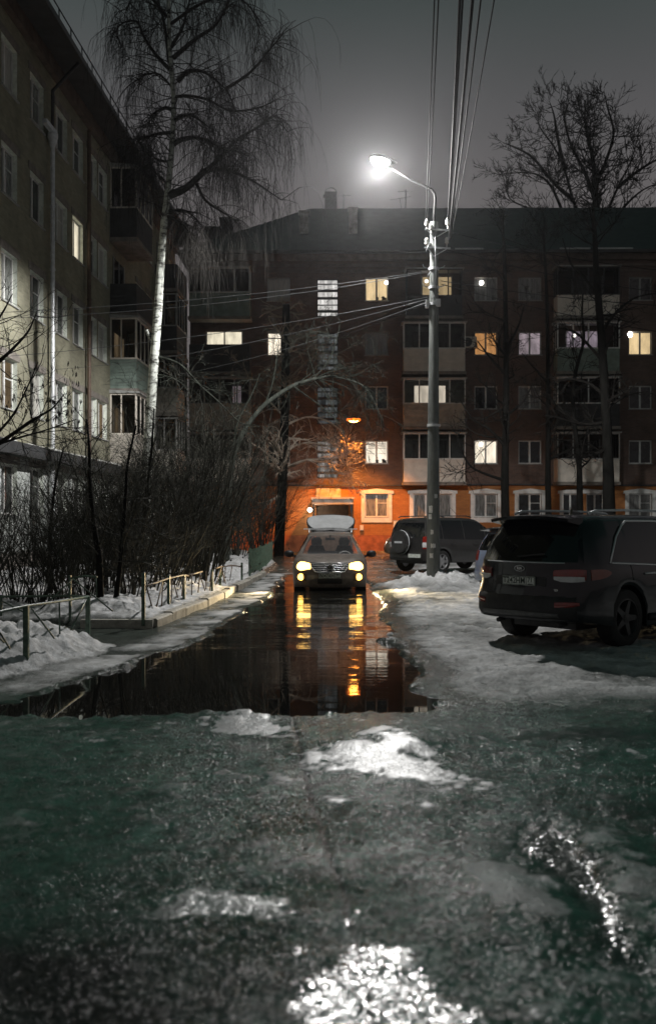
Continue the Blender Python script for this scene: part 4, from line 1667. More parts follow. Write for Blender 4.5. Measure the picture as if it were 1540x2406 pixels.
# pollarded trunk near the end of the lane
Y = 45.0
b0 = PX(655, 1300, Y)
b0.z = gz(b0.x, b0.y)
tree('bare_tree', 'dark pollarded tree with a flat cut top, its twigs glowing beside the orange lamp', b0,
     [([b0 - Vector((0, 0, .3))] + [PX(*p, Y) for p in [(655, 1290), (663, 1130), (668, 1000), (671, 850), (672, 716)]], .27, .17),
      ([PX(*p, Y + .72 * i) for i, p in enumerate([(668, 1000), (720, 980), (770, 990), (805, 1020), (815, 1060), (812, 1100)])], .06, .015),
      ([PX(*p, Y + .85 * i) for i, p in enumerate([(666, 1060), (720, 1040), (780, 1050), (830, 1060), (850, 1040)])], .05, .015),
      ([PX(*p, Y) for p in [(668, 980), (620, 930), (590, 900), (570, 850)]], .05, .015), ([PX(*p, Y) for p in [(670, 900), (720, 850), (760, 830), (800, 840)]], .05, .015),
      ([PX(*p, Y) for p in [(664, 1120), (620, 1080), (590, 1090), (570, 1120)]], .05, .015), ([PX(*p, Y + .85 * i) for i, p in enumerate([(664, 1100), (720, 1080), (775, 1085), (810, 1120), (830, 1150)])], .045, .012)],
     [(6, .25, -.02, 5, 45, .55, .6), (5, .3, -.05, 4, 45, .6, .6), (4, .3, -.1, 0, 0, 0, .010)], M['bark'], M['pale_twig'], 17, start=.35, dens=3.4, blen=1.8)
# knobbly shoots of the pollard close under the orange lamp
rng = random.Random(31)
t = [o for o in bpy.data.objects if o.get('label', '').startswith('dark pollarded')][0]
mb = MB()
o0 = Vector(t.location)
for (nx_, ny_, k_) in ((797, 1052, 16), (812, 1042, 12), (800, 1075, 12), (808, 1095, 12), (795, 1112, 8), (785, 1040, 8)):
    c_ = PX(nx_, ny_, 48.5) - o0
    for j in range(k_):
        a_ = rng.uniform(-.5, 2.9)
        d_ = Vector((math.cos(a_) * 1.0, rng.uniform(-.4, .4), math.sin(a_) * .55 + .1)).normalized()
        q_ = [c_]
        for i in range(6):
            d_ = (d_ + rvec(rng) * .28 + Vector((.06, 0, .02 * i - .05))).normalized()
            q_.append(q_[-1] + d_ * rng.uniform(.10, .26))
        mb.tube(q_, [.026 - .0032 * i for i in range(7)], 5, cap=False)
for a_, b_ in (((775, 1085), (797, 1052)), ((797, 1052), (812, 1042)), ((797, 1052), (808, 1095)), ((720, 1080), (775, 1085)), ((666, 1100), (720, 1080)), ((775, 1085), (795, 1112))):
    Ya_, Yb_ = 45 + 3.5 * min(1, (a_[0] - 666) / 110), 45 + 3.5 * min(1, (b_[0] - 666) / 110)
    mb.tube([PX(*a_, Ya_) - o0, PX((a_[0] + b_[0]) / 2, (a_[1] + b_[1]) / 2 + 3, (Ya_ + Yb_) / 2) - o0, PX(*b_, Yb_) - o0], [.05, .045, .04], 6)
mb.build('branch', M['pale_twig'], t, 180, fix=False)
# trees on the parking side at the right
S3 = [(7, .22, .06, 6, 48, .55, .6), (5, .28, .05, 4, 45, .55, .6), (4, .3, .03, 0, 0, 0, .012)]
for (dx, Y, top, r, lab, seed, pl) in (
        (1430, 36.0, [(1424, 1000), (1412, 800), (1400, 650), (1396, 560)], .30, 'thick dark leafless trunk rising behind the black parked car', 3,
         [[(1416, 850), (1385, 815), (1349, 780), (1311, 772), (1290, 790)], [(1410, 780), (1450, 730), (1490, 700), (1530, 690)], [(1404, 700), (1370, 650), (1340, 620), (1320, 560)], [(1420, 930), (1380, 900), (1330, 890), (1300, 900)], [(1422, 960), (1470, 930), (1520, 920)]]),
        (1187, 39.0, [(1187, 1000), (1188, 850), (1186, 700), (1184, 600)], .22, 'dark leafless tree standing between the window columns right of the lamp pole', 4,
         [[(1187, 1050), (1150, 1010), (1110, 985), (1080, 940)], [(1187, 980), (1230, 940), (1250, 900)], [(1187, 880), (1150, 840), (1120, 800)], [(1187, 1130), (1130, 1110), (1100, 1090), (1075, 1040)], [(1188, 820), (1215, 770), (1230, 720)]]),
        (1288, 42.0, [(1287, 1000), (1286, 850), (1284, 720), (1280, 620)], .17, 'slimmer dark leafless tree between the two thicker trunks at the right', 5,
         [[(1287, 1000), (1320, 950), (1350, 930)], [(1286, 900), (1250, 860), (1225, 830)], [(1287, 1080), (1330, 1060), (1365, 1040)]]),
        (1362, 40.0, [(1358, 1080), (1345, 960), (1350, 880), (1370, 800)], .17, 'leaning dark trunk close beside the thickest tree at the right', 6,
         [[(1350, 1000), (1310, 960), (1290, 930)], [(1346, 920), (1400, 890), (1440, 880)]])):
    b0 = PX(dx, 1300, Y)
    b0.z = gz(b0.x, b0.y)
    tree('bare_tree', lab, b0, [([b0 - Vector((0, 0, .3)), PX(dx, 1250, Y), PX(dx - 2, 1130, Y)] + [PX(*p, Y) for p in top] + [PX(top[-1][0] - 4, top[-1][1] - 60, Y), PX(top[-1][0] - 2, top[-1][1] - 110, Y)], r, .03)] +
         [([PX(*p, Y + (.3 * i if seed % 2 else -.3 * i)) for i, p in enumerate(q)], .07, .02) for q in pl], S3, M['bark'], M['twig'], seed, start=.3, dens=1.6, blen=2.0)
# the crown beyond the roof
Y = 66.0
b0 = Vector(((1405 - CX) / K * Y, Y, .1))
top = PX(1400, 620, Y)
tree('bare_tree', 'wide bare tree crown standing up beyond the roof at the right', b0,
     [([b0, Vector((b0.x, Y, 8)), Vector((b0.x - .2, Y, 13)), PX(1402, 640, Y), PX(1398, 470, Y), PX(1392, 380, Y), PX(1375, 300, Y), PX(1372, 245, Y)], .5, .03)] +
     [([PX(*p, Y + s_ * i) for i, p in enumerate(q)], .16, .02) for q, s_ in (
         ([(1402, 640), (1370, 540), (1345, 470), (1325, 400), (1300, 345), (1268, 300), (1262, 260)], .3), ([(1402, 640), (1420, 520), (1450, 440), (1480, 380), (1500, 310)], -.3), ([(1402, 660), (1340, 545), (1300, 450), (1270, 415), (1230, 405), (1175, 410)], .2),
         ([(1400, 600), (1440, 520), (1480, 470), (1520, 440), (1560, 430)], .4), ([(1398, 470), (1370, 400), (1340, 340), (1325, 280), (1335, 240)], -.4), ([(1396, 440), (1425, 370), (1440, 310), (1425, 250), (1418, 215)], .3),
         ([(1402, 650), (1350, 580), (1290, 520), (1240, 490), (1200, 470), (1185, 440)], -.2), ([(1402, 660), (1480, 560), (1550, 500), (1620, 470)], -.3), ([(1345, 470), (1300, 430), (1250, 370), (1205, 345), (1180, 335)], -.3),
         ([(1450, 440), (1500, 400), (1550, 370), (1600, 340)], .2), ([(1325, 400), (1310, 330), (1300, 270), (1290, 240)], .1), ([(1402, 640), (1460, 600), (1540, 560), (1600, 520)], .1))],
     [(7, .2, .12, 5, 42, .6, .62), (5, .24, .12, 3, 40, .6, .65), (4, .26, .1, 0, 0, 0, .021)], M['bark'], M['twig'], 12, start=.55, dens=2.5, blen=2.5)
# branches reaching in from a tree just outside the left edge
Y = 15.0
b0 = Vector((-6.2, 15.0, 0))
b0.z = gz(b0.x, b0.y)
o = tree('bare_tree', 'branches of a tree at the left edge reaching in over the bushes', b0,
         [([b0, PX(-190, 1250, Y), PX(-170, 1120, Y), PX(-150, 1000, Y), PX(-120, 850, Y), PX(-100, 700, Y)], .12, .03),
          ([PX(*p, Y) for p in [(-170, 1120), (-70, 1080), (0, 1040), (44, 1010), (95, 977), (125, 958), (152, 925)]], .05, .008), ([PX(*p, Y - .3) for p in [(-160, 1050), (-60, 900), (0, 848), (26, 824), (66, 780), (86, 735)]], .05, .008),
          ([PX(*p, Y + .4) for p in [(-150, 1000), (-60, 820), (0, 745), (30, 690)]], .04, .008), ([PX(*p, Y + .2) for p in [(-170, 1100), (-60, 1060), (20, 990), (60, 920), (90, 850)]], .035, .007), ([PX(*p, Y + .3) for p in [(-170, 1100), (-40, 1055), (40, 1030), (110, 1010), (180, 985)]], .03, .007)],
         [(6, .18, .06, 4, 42, .6, .6), (5, .22, .0, 2, 45, .6, .6), (4, .25, -.1, 0, 0, 0, .0042)], M['bark'], M['twig'], 23, start=.5, dens=3.2, blen=1.2)
rng = random.Random(2)
mb = MB()
for k in range(150):       # dry winged seeds still hanging on it
    p = PX(rng.uniform(-40, 190), rng.uniform(930, 1010) - rng.uniform(0, 120) * rng.random(), Y + rng.uniform(-.5, .5)) - b0
    for j in range(rng.randint(1, 3)):
        q = p + Vector((rng.uniform(-.02, .02), rng.uniform(-.02, .02), 0))
        e = q + Vector((rng.uniform(-.02, .02), 0, -rng.uniform(.05, .09)))
        mb.tube([q, (q + e) / 2, e], [.002, .008, .003], 3)
tag(mb.build('seeds', M['twig'], o, fix=False), kind='stuff')
# young trees in the thicket
for k, (pl, Y, r, lab) in enumerate((([(235, 1396), (233, 1309), (222, 1242), (212, 1141), (210, 1057), (204, 985)], 17.0, .085, 'young dark tree with a bent trunk in front of the brown downpipe'),
                                     ([(273, 1402), (283, 1320), (294, 1183), (300, 1090), (320, 1000)], 16.6, .06, 'thin young tree with a straight stem right of the bent one'),
                                     ([(331, 1400), (334, 1300), (342, 1183), (356, 1057), (362, 960)], 20.0, .075, 'young tree standing in front of the lower birch trunk'),
                                     ([(120, 1395), (118, 1280), (128, 1150), (150, 1050)], 18.5, .06, 'thin young tree in front of the bright downpipe foot'),
                                     ([(430, 1372), (432, 1250), (440, 1120), (436, 980), (438, 860)], 27.0, .09, 'slim dark tree in front of the corner between the two blocks'))):
    b0 = PX(*pl[0], Y)
    b0.z = gz(b0.x, b0.y)
    P_ = [b0 - Vector((0, 0, .2))] + [PX(*p, Y) for p in pl]
    tree('young_tree', lab, b0, [(P_, r, .015)], [(6, .2, .08, 5, 42, .55, .6), (5, .25, .04, 3, 45, .55, .6), (4, .28, 0, 0, 0, 0, .005)], M['bark'], M['shrub'], 50 + k, start=.25, dens=5.5, blen=1.3)

# the thicket of bare shrubs
SH = []
for k in range(4):
    rng = random.Random(90 + k)
    c = MB()
    H = 2.5
    for j in range(24):
        a = rng.uniform(0, 2 * math.pi)
        rr_ = rng.uniform(0, .35)
        p = Vector((rr_ * math.cos(a), rr_ * math.sin(a), -.1))
        d = Vector((math.cos(a) * rng.uniform(.05, .55), math.sin(a) * rng.uniform(.05, .55), 1))
        sprout(c, p, d, H * rng.uniform(.7, 1.15), rng.uniform(.010, .02), 0, [(8, .14, .02, 7, 36, .42, .55), (5, .2, .04, 3, 40, .5, .7), (3, .25, .02, 0, 0, 0, .0045)], rng)
    for j in range(110):    # a few leaves that never fell
        p = Vector((rng.gauss(0, .5), rng.gauss(0, .5), rng.uniform(.1, 1.3) * rng.random()))
        u, v = rvec(rng) * .03, rvec(rng) * .03
        c.quad(p, p + u, p + u + v, p + v)
    SH.append(c)
meshes = []
spots = [(-25, 16.2, .62), (40, 16.6, .7), (95, 16.4, .6), (150, 16.9, .68), (200, 18.0, .85), (255, 18.6, .95), (300, 17.6, .75), (352, 19.0, .9), (392, 20.2, 1.05), (425, 21.8, 1.2), (455, 23.2, 1.4), (480, 25.5, 1.55),
         (135, 21.0, .95), (190, 23.0, 1.1), (240, 22.0, 1.1), (290, 24.0, 1.2), (350, 25.0, 1.2), (410, 27.0, 1.4), (450, 29.0, 1.6), (500, 29.5, 1.6), (-60, 18.5, .9), (550, 37.0, 1.5), (600, 41.0, 1.6), (620, 46.5, 1.4), (200, 28, 1.4)]
rng = random.Random(77)
for i, (dx, Y, s_) in enumerate(spots):
    x = (dx - CX) / K * Y
    if i < 4:
        t = thing('shrub', 'leafless many stemmed shrub in the dense thicket of the snowy bed at the left', 'shrub', (x, Y, gz(x, Y)), 0, 'bare shrubs of the thicket')
        o = SH[i].build('stems', M['shrub'], t, fix=False)
        meshes.append((t, o))
    else:
        t0, o0 = meshes[i % 4]
        t = t0.copy()
        COL.objects.link(t)
        o = o0.copy()
        COL.objects.link(o)
        o.parent = t
        t.location = (x, Y, gz(x, Y))
    t.scale = (s_, s_, s_)
    t.rotation_euler = (0, 0, rng.uniform(0, 6.28))
    if 37 <= Y:
        t['label'] = 'leafless shrub at the far end of the bed near the orange wall'
        t['group'] = 'far shrubs by the orange wall'
# ---------------------------------------------------------------- vehicles
class Car:
    def __init__(s, **k):
        s.__dict__.update(k)
        s.xr, s.xf = s.top[0][0], s.top[-1][0]

    def sec(s, x):
        zt, zbelt, zb = sinterp(s.top, x), sinterp(s.belt, x), interp(s.bot, x)
        wb, wg = sinterp(s.wb, x), sinterp(s.wg, x)
        h = max(.015, zt - zbelt)
        za = zb
        for ax in (s.ra, s.fa):
            q = s.arch**2 - (x - ax)**2
            if q > 0:
                za = max(za, s.rw + math.sqrt(q))
        wi = wb - .3
        return [(0, zb), (wi, zb), (wi, max(zb + .001, za - .002)), (wb * .975, za), (wb * .995, max(lerp(zb, zbelt, .35), za + .03)), (wb, max(lerp(zb, zbelt, .62), za + .05)),
                (wb * .985, max(zbelt - .10, za + .07)), (wb * .945, zbelt), (lerp(wb * .945, wg, .52) + .012 * min(1, h * 2), zbelt + h * .48), (wg, zbelt + h * .86),
                (wg * .88, zbelt + h * .965), (wg * .5, zt - .006), (0, zt)]

    def off(s, x, y, z):
        """end rounding: how far a point moves along x"""
        d = 0.0
        tr_ = (s.xr + s.rl - x) / s.rl
        if tr_ > 0:
            tr_ = min(1, tr_)
            d += tr_ * (s.rplan * (abs(y) / s.wref)**s.rp + sinterp(s.rprof, z))
        tf = (x - (s.xf - s.fl)) / s.fl
        if tf > 0:
            tf = min(1, tf)
            d -= tf * tf * (s.fplan * (abs(y) / s.wref)**s.fp + sinterp(s.fprof, z))
        return d

    def pt(s, x, y, z, e=0.0):
        return Vector((x + s.off(x, y, z), y, z))

    def body(s, root, paint, glassm, windshield_glass=None, rear_open=False, clear=None):
        marks = {s.xr, s.xf, *s.side_glass, s.ws[0], s.ws[1]}
        for ax in (s.ra, s.fa):
            marks |= {ax - s.arch, ax + s.arch, ax - s.arch * .97, ax + s.arch * .97}
        xs = sorted(marks | set(np.round(np.linspace(s.xr, s.xf, 74), 4).tolist()))
        xs = [x for i, x in enumerate(xs) if i == 0 or x - xs[i - 1] > 1e-3 or x in marks]
        S = [s.sec(x) for x in xs]
        nj = 13
        B, SG, WS, RG = MB(), {}, MB(), MB()

        def put(mb, a):
            mb.add(a, [tuple(range(len(a)))])
        for i in range(len(xs) - 1):
            xm = (xs[i] + xs[i + 1]) / 2
            for j in range(nj - 1):
                zm = (S[i][j][1] + S[i][j + 1][1]) / 2
                for sg in (1, -1):
                    q = [s.pt(xs[i], sg * S[i][j][0], S[i][j][1]), s.pt(xs[i + 1], sg * S[i + 1][j][0], S[i + 1][j][1]),
                         s.pt(xs[i + 1], sg * S[i + 1][j + 1][0], S[i + 1][j + 1][1]), s.pt(xs[i], sg * S[i][j + 1][0], S[i][j + 1][1])]
                    t = B
                    if j in (7, 8):
                        for k in range(0, len(s.side_glass), 2):
                            if s.side_glass[k] < xm < s.side_glass[k + 1]:
                                t = SG.setdefault((sg, k), MB())
                    if j in (10, 11) and s.ws[0] < xm < s.ws[1]:
                        t = WS
                    put(t, q)
        fr = [-1, -.93, -.8, -.6, -.35, -.1, .1, .35, .6, .8, .93, 1]
        for end, x, sec in ((-1, s.xr, S[0]), (1, s.xf, S[-1])):
            for j in range(3, 12):
                if j == 11:
                    continue
                for k in range(len(fr) - 1):
                    a = [s.pt(x, fr[k] * sec[j][0], sec[j][1]), s.pt(x, fr[k + 1] * sec[j][0], sec[j][1]), s.pt(x, fr[k + 1] * sec[j + 1][0], sec[j + 1][1]), s.pt(x, fr[k] * sec[j + 1][0], sec[j + 1][1])]
                    t = B
                    if end < 0 and j in (7, 8) and -.9 < (fr[k] + fr[k + 1]) / 2 < .9:
                        t = RG
                    if end < 0 and rear_open and j >= 5:
                        continue
                    put(t, a)
            put(B, [s.pt(x, -sec[0 + 3][0], sec[3][1]), s.pt(x, sec[3][0], sec[3][1]), s.pt(x, sec[1][0], sec[1][1] + .001), s.pt(x, -sec[1][0], sec[1][1] + .001)])
        b = B.build('body', paint, root, 38, weld=True)
        for g in SG.values():
            g.build('side_window', glassm, b, 60, weld=True)
        if WS.f:
            WS.build('windshield', windshield_glass or glassm, b, 60, weld=True)
        if RG.f and not rear_open:
            RG.build('rear_window', glassm, b, 60, weld=True)
        s.xs, s.S = xs, S
        # closed dark underside between the wheels
        u = MB()
        zb = min(q[1] for q in s.bot)
        u.box(s.ra - .5, s.fa + .5, -.5, .5, zb - .02, zb + .35)
        u.build('underbody', M['dark_metal'], root)
        return b

    def side_y(s, x, z):
        sec = s.sec(x)[3:]
        for (ya, za), (yb, zb) in zip(sec, sec[1:]):
            if za <= z <= zb and zb > za:
                return lerp(ya, yb, (z - za) / (zb - za))
        return sec[-1][0]

    def patch(s, end, cols, eps=.012, thick=.05, rows=4, fl=0.0):
        """plate lying on the rear (-1) or front (+1) face; cols of (y, ztop, zbottom)"""
        mb = MB()
        n = len(cols)
        x = s.xr if end < 0 else s.xf
        vs = []
        for lay in (0, 1):
            for y, zt, zb in cols:
                for r in range(rows + 1):
                    z = lerp(zb, zt, r / rows)
                    p = s.pt(x, y, z)
                    edge = (r in (0, rows)) * .006
                    p.x += end * ((eps - edge) if lay == 0 else -thick)
                    vs.append(p)
        m_ = rows + 1
        fs = []
        for i in range(n - 1):
            for r in range(rows):
                a = i * m_ + r
                fs.append((a, a + 1, a + m_ + 1, a + m_))
        N_ = n * m_
        for i in range(n - 1):
            for r in (0, rows):
                a = i * m_ + r
                fs.append((a, a + m_, a + m_ + N_, a + N_))
        for r in range(rows):
            for i in (0, n - 1):
                a = i * m_ + r
                fs.append((a, a + 1, a + 1 + N_, a + N_))
        mb.add(vs, fs)
        return mb

    def spatch(s, side, cols, eps=.008, rows=3):
        """plate lying on the side; cols of (x, ztop, zbottom)"""
        mb = MB()
        vs = []
        for lay in (0, 1):
            for x, zt, zb in cols:
                for r in range(rows + 1):
                    z = lerp(zb, zt, r / rows)
                    y = s.side_y(x, z)
                    p = s.pt(x, side * y, z)
                    p.y += side * (eps if lay == 0 else -.03)
                    vs.append(p)
        n, m_ = len(cols), rows + 1
        N_ = n * m_
        fs = []
        for i in range(n - 1):
            for r in range(rows):
                a = i * m_ + r
                fs.append((a, a + 1, a + m_ + 1, a + m_))
            for r in (0, rows):
                a = i * m_ + r
                fs.append((a, a + m_, a + m_ + N_, a + N_))
        for r in range(rows):
            for i in (0, n - 1):
                a = i * m_ + r
                fs.append((a, a + 1, a + 1 + N_, a + N_))
        mb.add(vs, fs)
        return mb

    def line(s, side, j, x0, x1, n=24, e=.006):
        """points along section line j on one side"""
        out = []
        for k in range(n + 1):
            x = lerp(x0, x1, k / n)
            y, z = s.sec(x)[j]
            p = s.pt(x, side * y, z)
            p.y += side * e
            out.append(p)
        return out

    def wheels(s, root, r, w, rim_m, spokes=5, rim_r=None):
        rim_r = rim_r or r * .68
        for ax in (s.ra, s.fa):
            for sg in (1, -1):
                wb = sinterp(s.wb, ax)
                yc = sg * (wb - .03 - w / 2)
                Mx = Matrix.Translation((ax, yc, s.rw)) @ Matrix.Rotation(rad(-90) * sg, 4, 'X')
                t = MB()
                t.lathe([(rim_r, -w / 2), (r * .9, -w / 2), (r * .98, -w * .42), (r, -w * .25), (r, w * .25), (r * .98, w * .42), (r * .9, w / 2), (rim_r, w / 2), (rim_r, -w / 2)], 28, Mx)
                o = t.build('wheel', M['tyre'], root, 40)
                q = MB()
                q.lathe([(rim_r * .999, w * .48), (rim_r * .93, w * .5), (rim_r * .88, w * .36), (rim_r * .8, w * .05), (.001, w * .05)], 28, Mx)
                for k in range(spokes):
                    a = 2 * math.pi * k / spokes
                    R = Mx @ Matrix.Rotation(a, 4, 'Z')
                    q.add([R @ Vector(p) for p in ((.03, -.045, w * .42), (.03, .045, w * .42), (rim_r * .9, .028, w * .44), (rim_r * .9, -.028, w * .44), (.03, -.05, w * .2), (.03, .05, w * .2), (rim_r * .9, .035, w * .2), (rim_r * .9, -.035, w * .2))],
                          [(0, 1, 2, 3), (0, 4, 5, 1), (1, 5, 6, 2), (2, 6, 7, 3), (3, 7, 4, 0)])
                q.lathe([(.06, w * .2), (.055, w * .45), (.001, w * .47)], 12, Mx)
                q.build('rim', rim_m, o, 40)

    def mirrors(s, root, x, z, m_, body, y0=None):
        for sg in (1, -1):
            q = MB()
            y0_ = y0 or sinterp(s.wb, x) * .95
            Mx = Matrix.Translation((x, sg * (y0_ + .17), z)) @ Matrix.Diagonal((.075, .125, .085, 1))
            pr = [(math.sin(a), -math.cos(a)) for a in np.linspace(.02, math.pi - .02, 9)]
            q.lathe([(max(.02, abs(c)**.7), d) for c, d in pr], 14, Mx)
            q.bar((x, sg * (y0_ - .03), z - .07), (x, sg * (y0_ + .1), z - .04), .05)
            q.build('wing_mirror', m_, body, 60)


M['tyre'] = mat('tyre_rubber', (.012, .012, .012), .75, .3, 20)
M['black_paint'] = mat('black_car_paint', (.003, .0045, .008), .25, .25, 5, coat=.6, spec=.3)
M['grime'] = mat('grimy_bumper', (.018, .018, .019), .6, .5, 7)
M['taupe_paint'] = mat('dusty_taupe_paint', (.13, .108, .092), .42, .3, 6, coat=.4)
M['brown_car'] = mat('grey_brown_car_paint', (.022, .021, .021), .33, .25, 5, coat=.7)
M['blue_car'] = mat('blue_grey_car_paint', (.16, .20, .30), .35, .2, 5, coat=.7)
M['gold_car'] = mat('pale_car_paint', (.22, .18, .14), .35, .2, 5, coat=.7)
M['car_glass'] = mat('tinted_car_glass', (.006, .007, .008), .05, 0, spec=.7)
M['wind_glass'] = glass('windshield_glass', .95, .08, .012)
M['skid'] = mat('skid_plate', (.10, .10, .10), .5, .3, 10)
M['chrome'] = mat('chrome', (.75, .75, .76), .3, metal=.55)
M['black_trim'] = mat('black_trim', (.012, .012, .013), .5, .2, 10)
M['red_lens'] = mat('red_lens', (.24, .014, .008), .12, .15, 10, coat=1)
M['dull_red'] = mat('dull_red_lens', (.20, .03, .01), .15, .15, 10, coat=1)
M['amber_lens'] = mat('amber_lens', (.45, .13, .03), .12, .15, 10, coat=1)
M['clear_lens'] = mat('clear_lens', (.6, .6, .6), .15, .15, 12, coat=1)
M['plate'] = mat('plate_white', (.60, .63, .58), .45, .18, 14)
M['plate_ink'] = mat('plate_ink', (.015, .03, .02), .5)
M['headlamp'] = emit('headlamp_glow', (1, .58, .15), 6.5)
M['foglamp'] = emit('foglamp_glow', (1, .50, .09), 7)
M['seat'] = mat('seat_fabric', (.03, .03, .03), .8, .3, 10)
M['dark_rim'] = mat('dark_rim', (.05, .05, .052), .4, .2, 10, metal=.4)
M['alloy'] = mat('alloy_rim', (.35, .35, .36), .35, .15, 10, metal=.7)
M['hatch_snow'] = mat('frosted_hatch_glass', (.33, .335, .34), .5, .12, 4, .2, 40)


def plate(root, name, txt, M4, w=.52, h=.112, region='71'):
    q = MB()
    q.box(-w / 2, w / 2, -h / 2, h / 2, -.012, 0, M4)
    o = q.build(name, M['plate'], root)
    q = MB()
    e = .006
    for b_ in ((-w / 2 + .004, w / 2 - .004, h / 2 - .004 - e, h / 2 - .004), (-w / 2 + .004, w / 2 - .004, -h / 2 + .004, -h / 2 + .004 + e), (-w / 2 + .004, -w / 2 + .004 + e, -h / 2 + .01, h / 2 - .01),
               (w / 2 - .004 - e, w / 2 - .004, -h / 2 + .01, h / 2 - .01), (w * .235, w * .235 + e, -h / 2 + .01, h / 2 - .01)):
        q.box(b_[0], b_[1], b_[2], b_[3], .0002, .002, M4)
    q.build('plate_border', M['plate_ink'], o)
    text_mesh(txt, .108, 'plate_number', M['plate_ink'], o, M4 @ Matrix.Translation((-w * .135, 0, .0015)) @ Matrix.Diagonal((.92, 1, 1, 1)), .001, .0015)
    text_mesh(region, .082, 'plate_region', M['plate_ink'], o, M4 @ Matrix.Translation((w * .36, .012, .0015)), .001, .001)
    q = MB()
    q.box(w * .29, w * .44, -h * .40, -h * .31, .0002, .002, M4)
    q.build('plate_strip', M['plate_ink'], o)
    return o


def facing(x, y, z, end, tilt=0.0, yaw=0.0):
    """local x to the viewer's right, y up, z out, for a plate on the rear (-1) or the front (+1)"""
    if end < 0:
        R = Matrix(((0, 0, -1, 0), (-1, 0, 0, 0), (0, 1, 0, 0), (0, 0, 0, 1)))
    else:
        R = Matrix(((0, 0, 1, 0), (1, 0, 0, 0), (0, 1, 0, 0), (0, 0, 0, 1)))
    return Matrix.Translation((x, y, z)) @ R @ Matrix.Rotation(tilt, 4, 'X')


# ---- the black parked car at the right
HD = rad(39.5)
hv = Vector((math.cos(HD), math.sin(HD)))
lv = Vector((-math.sin(HD), math.cos(HD)))
rear_mid = Vector((3.20, 13.30))
org = rear_mid + hv * 1.39
suv = thing('suv', 'large black seven seat SUV parked at the right, seen from its rear corner', 'car', (org.x, org.y, .03), HD)
C = Car(top=[(-2.46, 1.60), (-2.25, 1.65), (-1.6, 1.685), (-.6, 1.695), (.2, 1.67), (.55, 1.62), (.95, 1.40), (1.4, 1.12), (1.6, 1.07), (2.1, .99), (2.32, .84)],
        belt=[(-2.46, 1.09), (-1.6, 1.07), (-.5, 1.02), (.8, .97), (1.4, .98), (2.0, .90), (2.32, .72)],
        bot=[(-2.46, .36), (-2.0, .30), (-1.0, .25), (1.5, .24), (2.32, .28)],
        wb=[(-2.46, .86), (-2.1, .925), (-1.5, .945), (0, .935), (1.4, .945), (1.9, .91), (2.32, .78)],
        wg=[(-2.46, .66), (-1.8, .69), (-.5, .70), (.5, .69), (1.4, .84), (1.6, .82), (2.32, .70)],
        ra=-1.39, fa=1.39, arch=.425, rw=.37, wref=.86, rl=.95, rplan=.26, rp=3.2,
        rprof=[(.2, .12), (.36, .05), (.45, 0), (.62, 0), (.70, .05), (.8, .07), (1.06, .09), (1.12, .10), (1.5, .34), (1.6, .42), (1.7, .45)],
        fl=.7, fplan=.30, fp=2.5, fprof=[(.2, .08), (.4, .0), (.7, .04), (.9, .14)],
        side_glass=[-1.72, -1.28, -1.24, -.42, -.38, .62, .66, 1.0], ws=(.5, 1.42))
bd = C.body(suv, M['black_paint'], M['car_glass'])
C.wheels(suv, .37, .24, M['dark_rim'], 5)
C.mirrors(suv, .95, 1.06, M['black_paint'], bd)
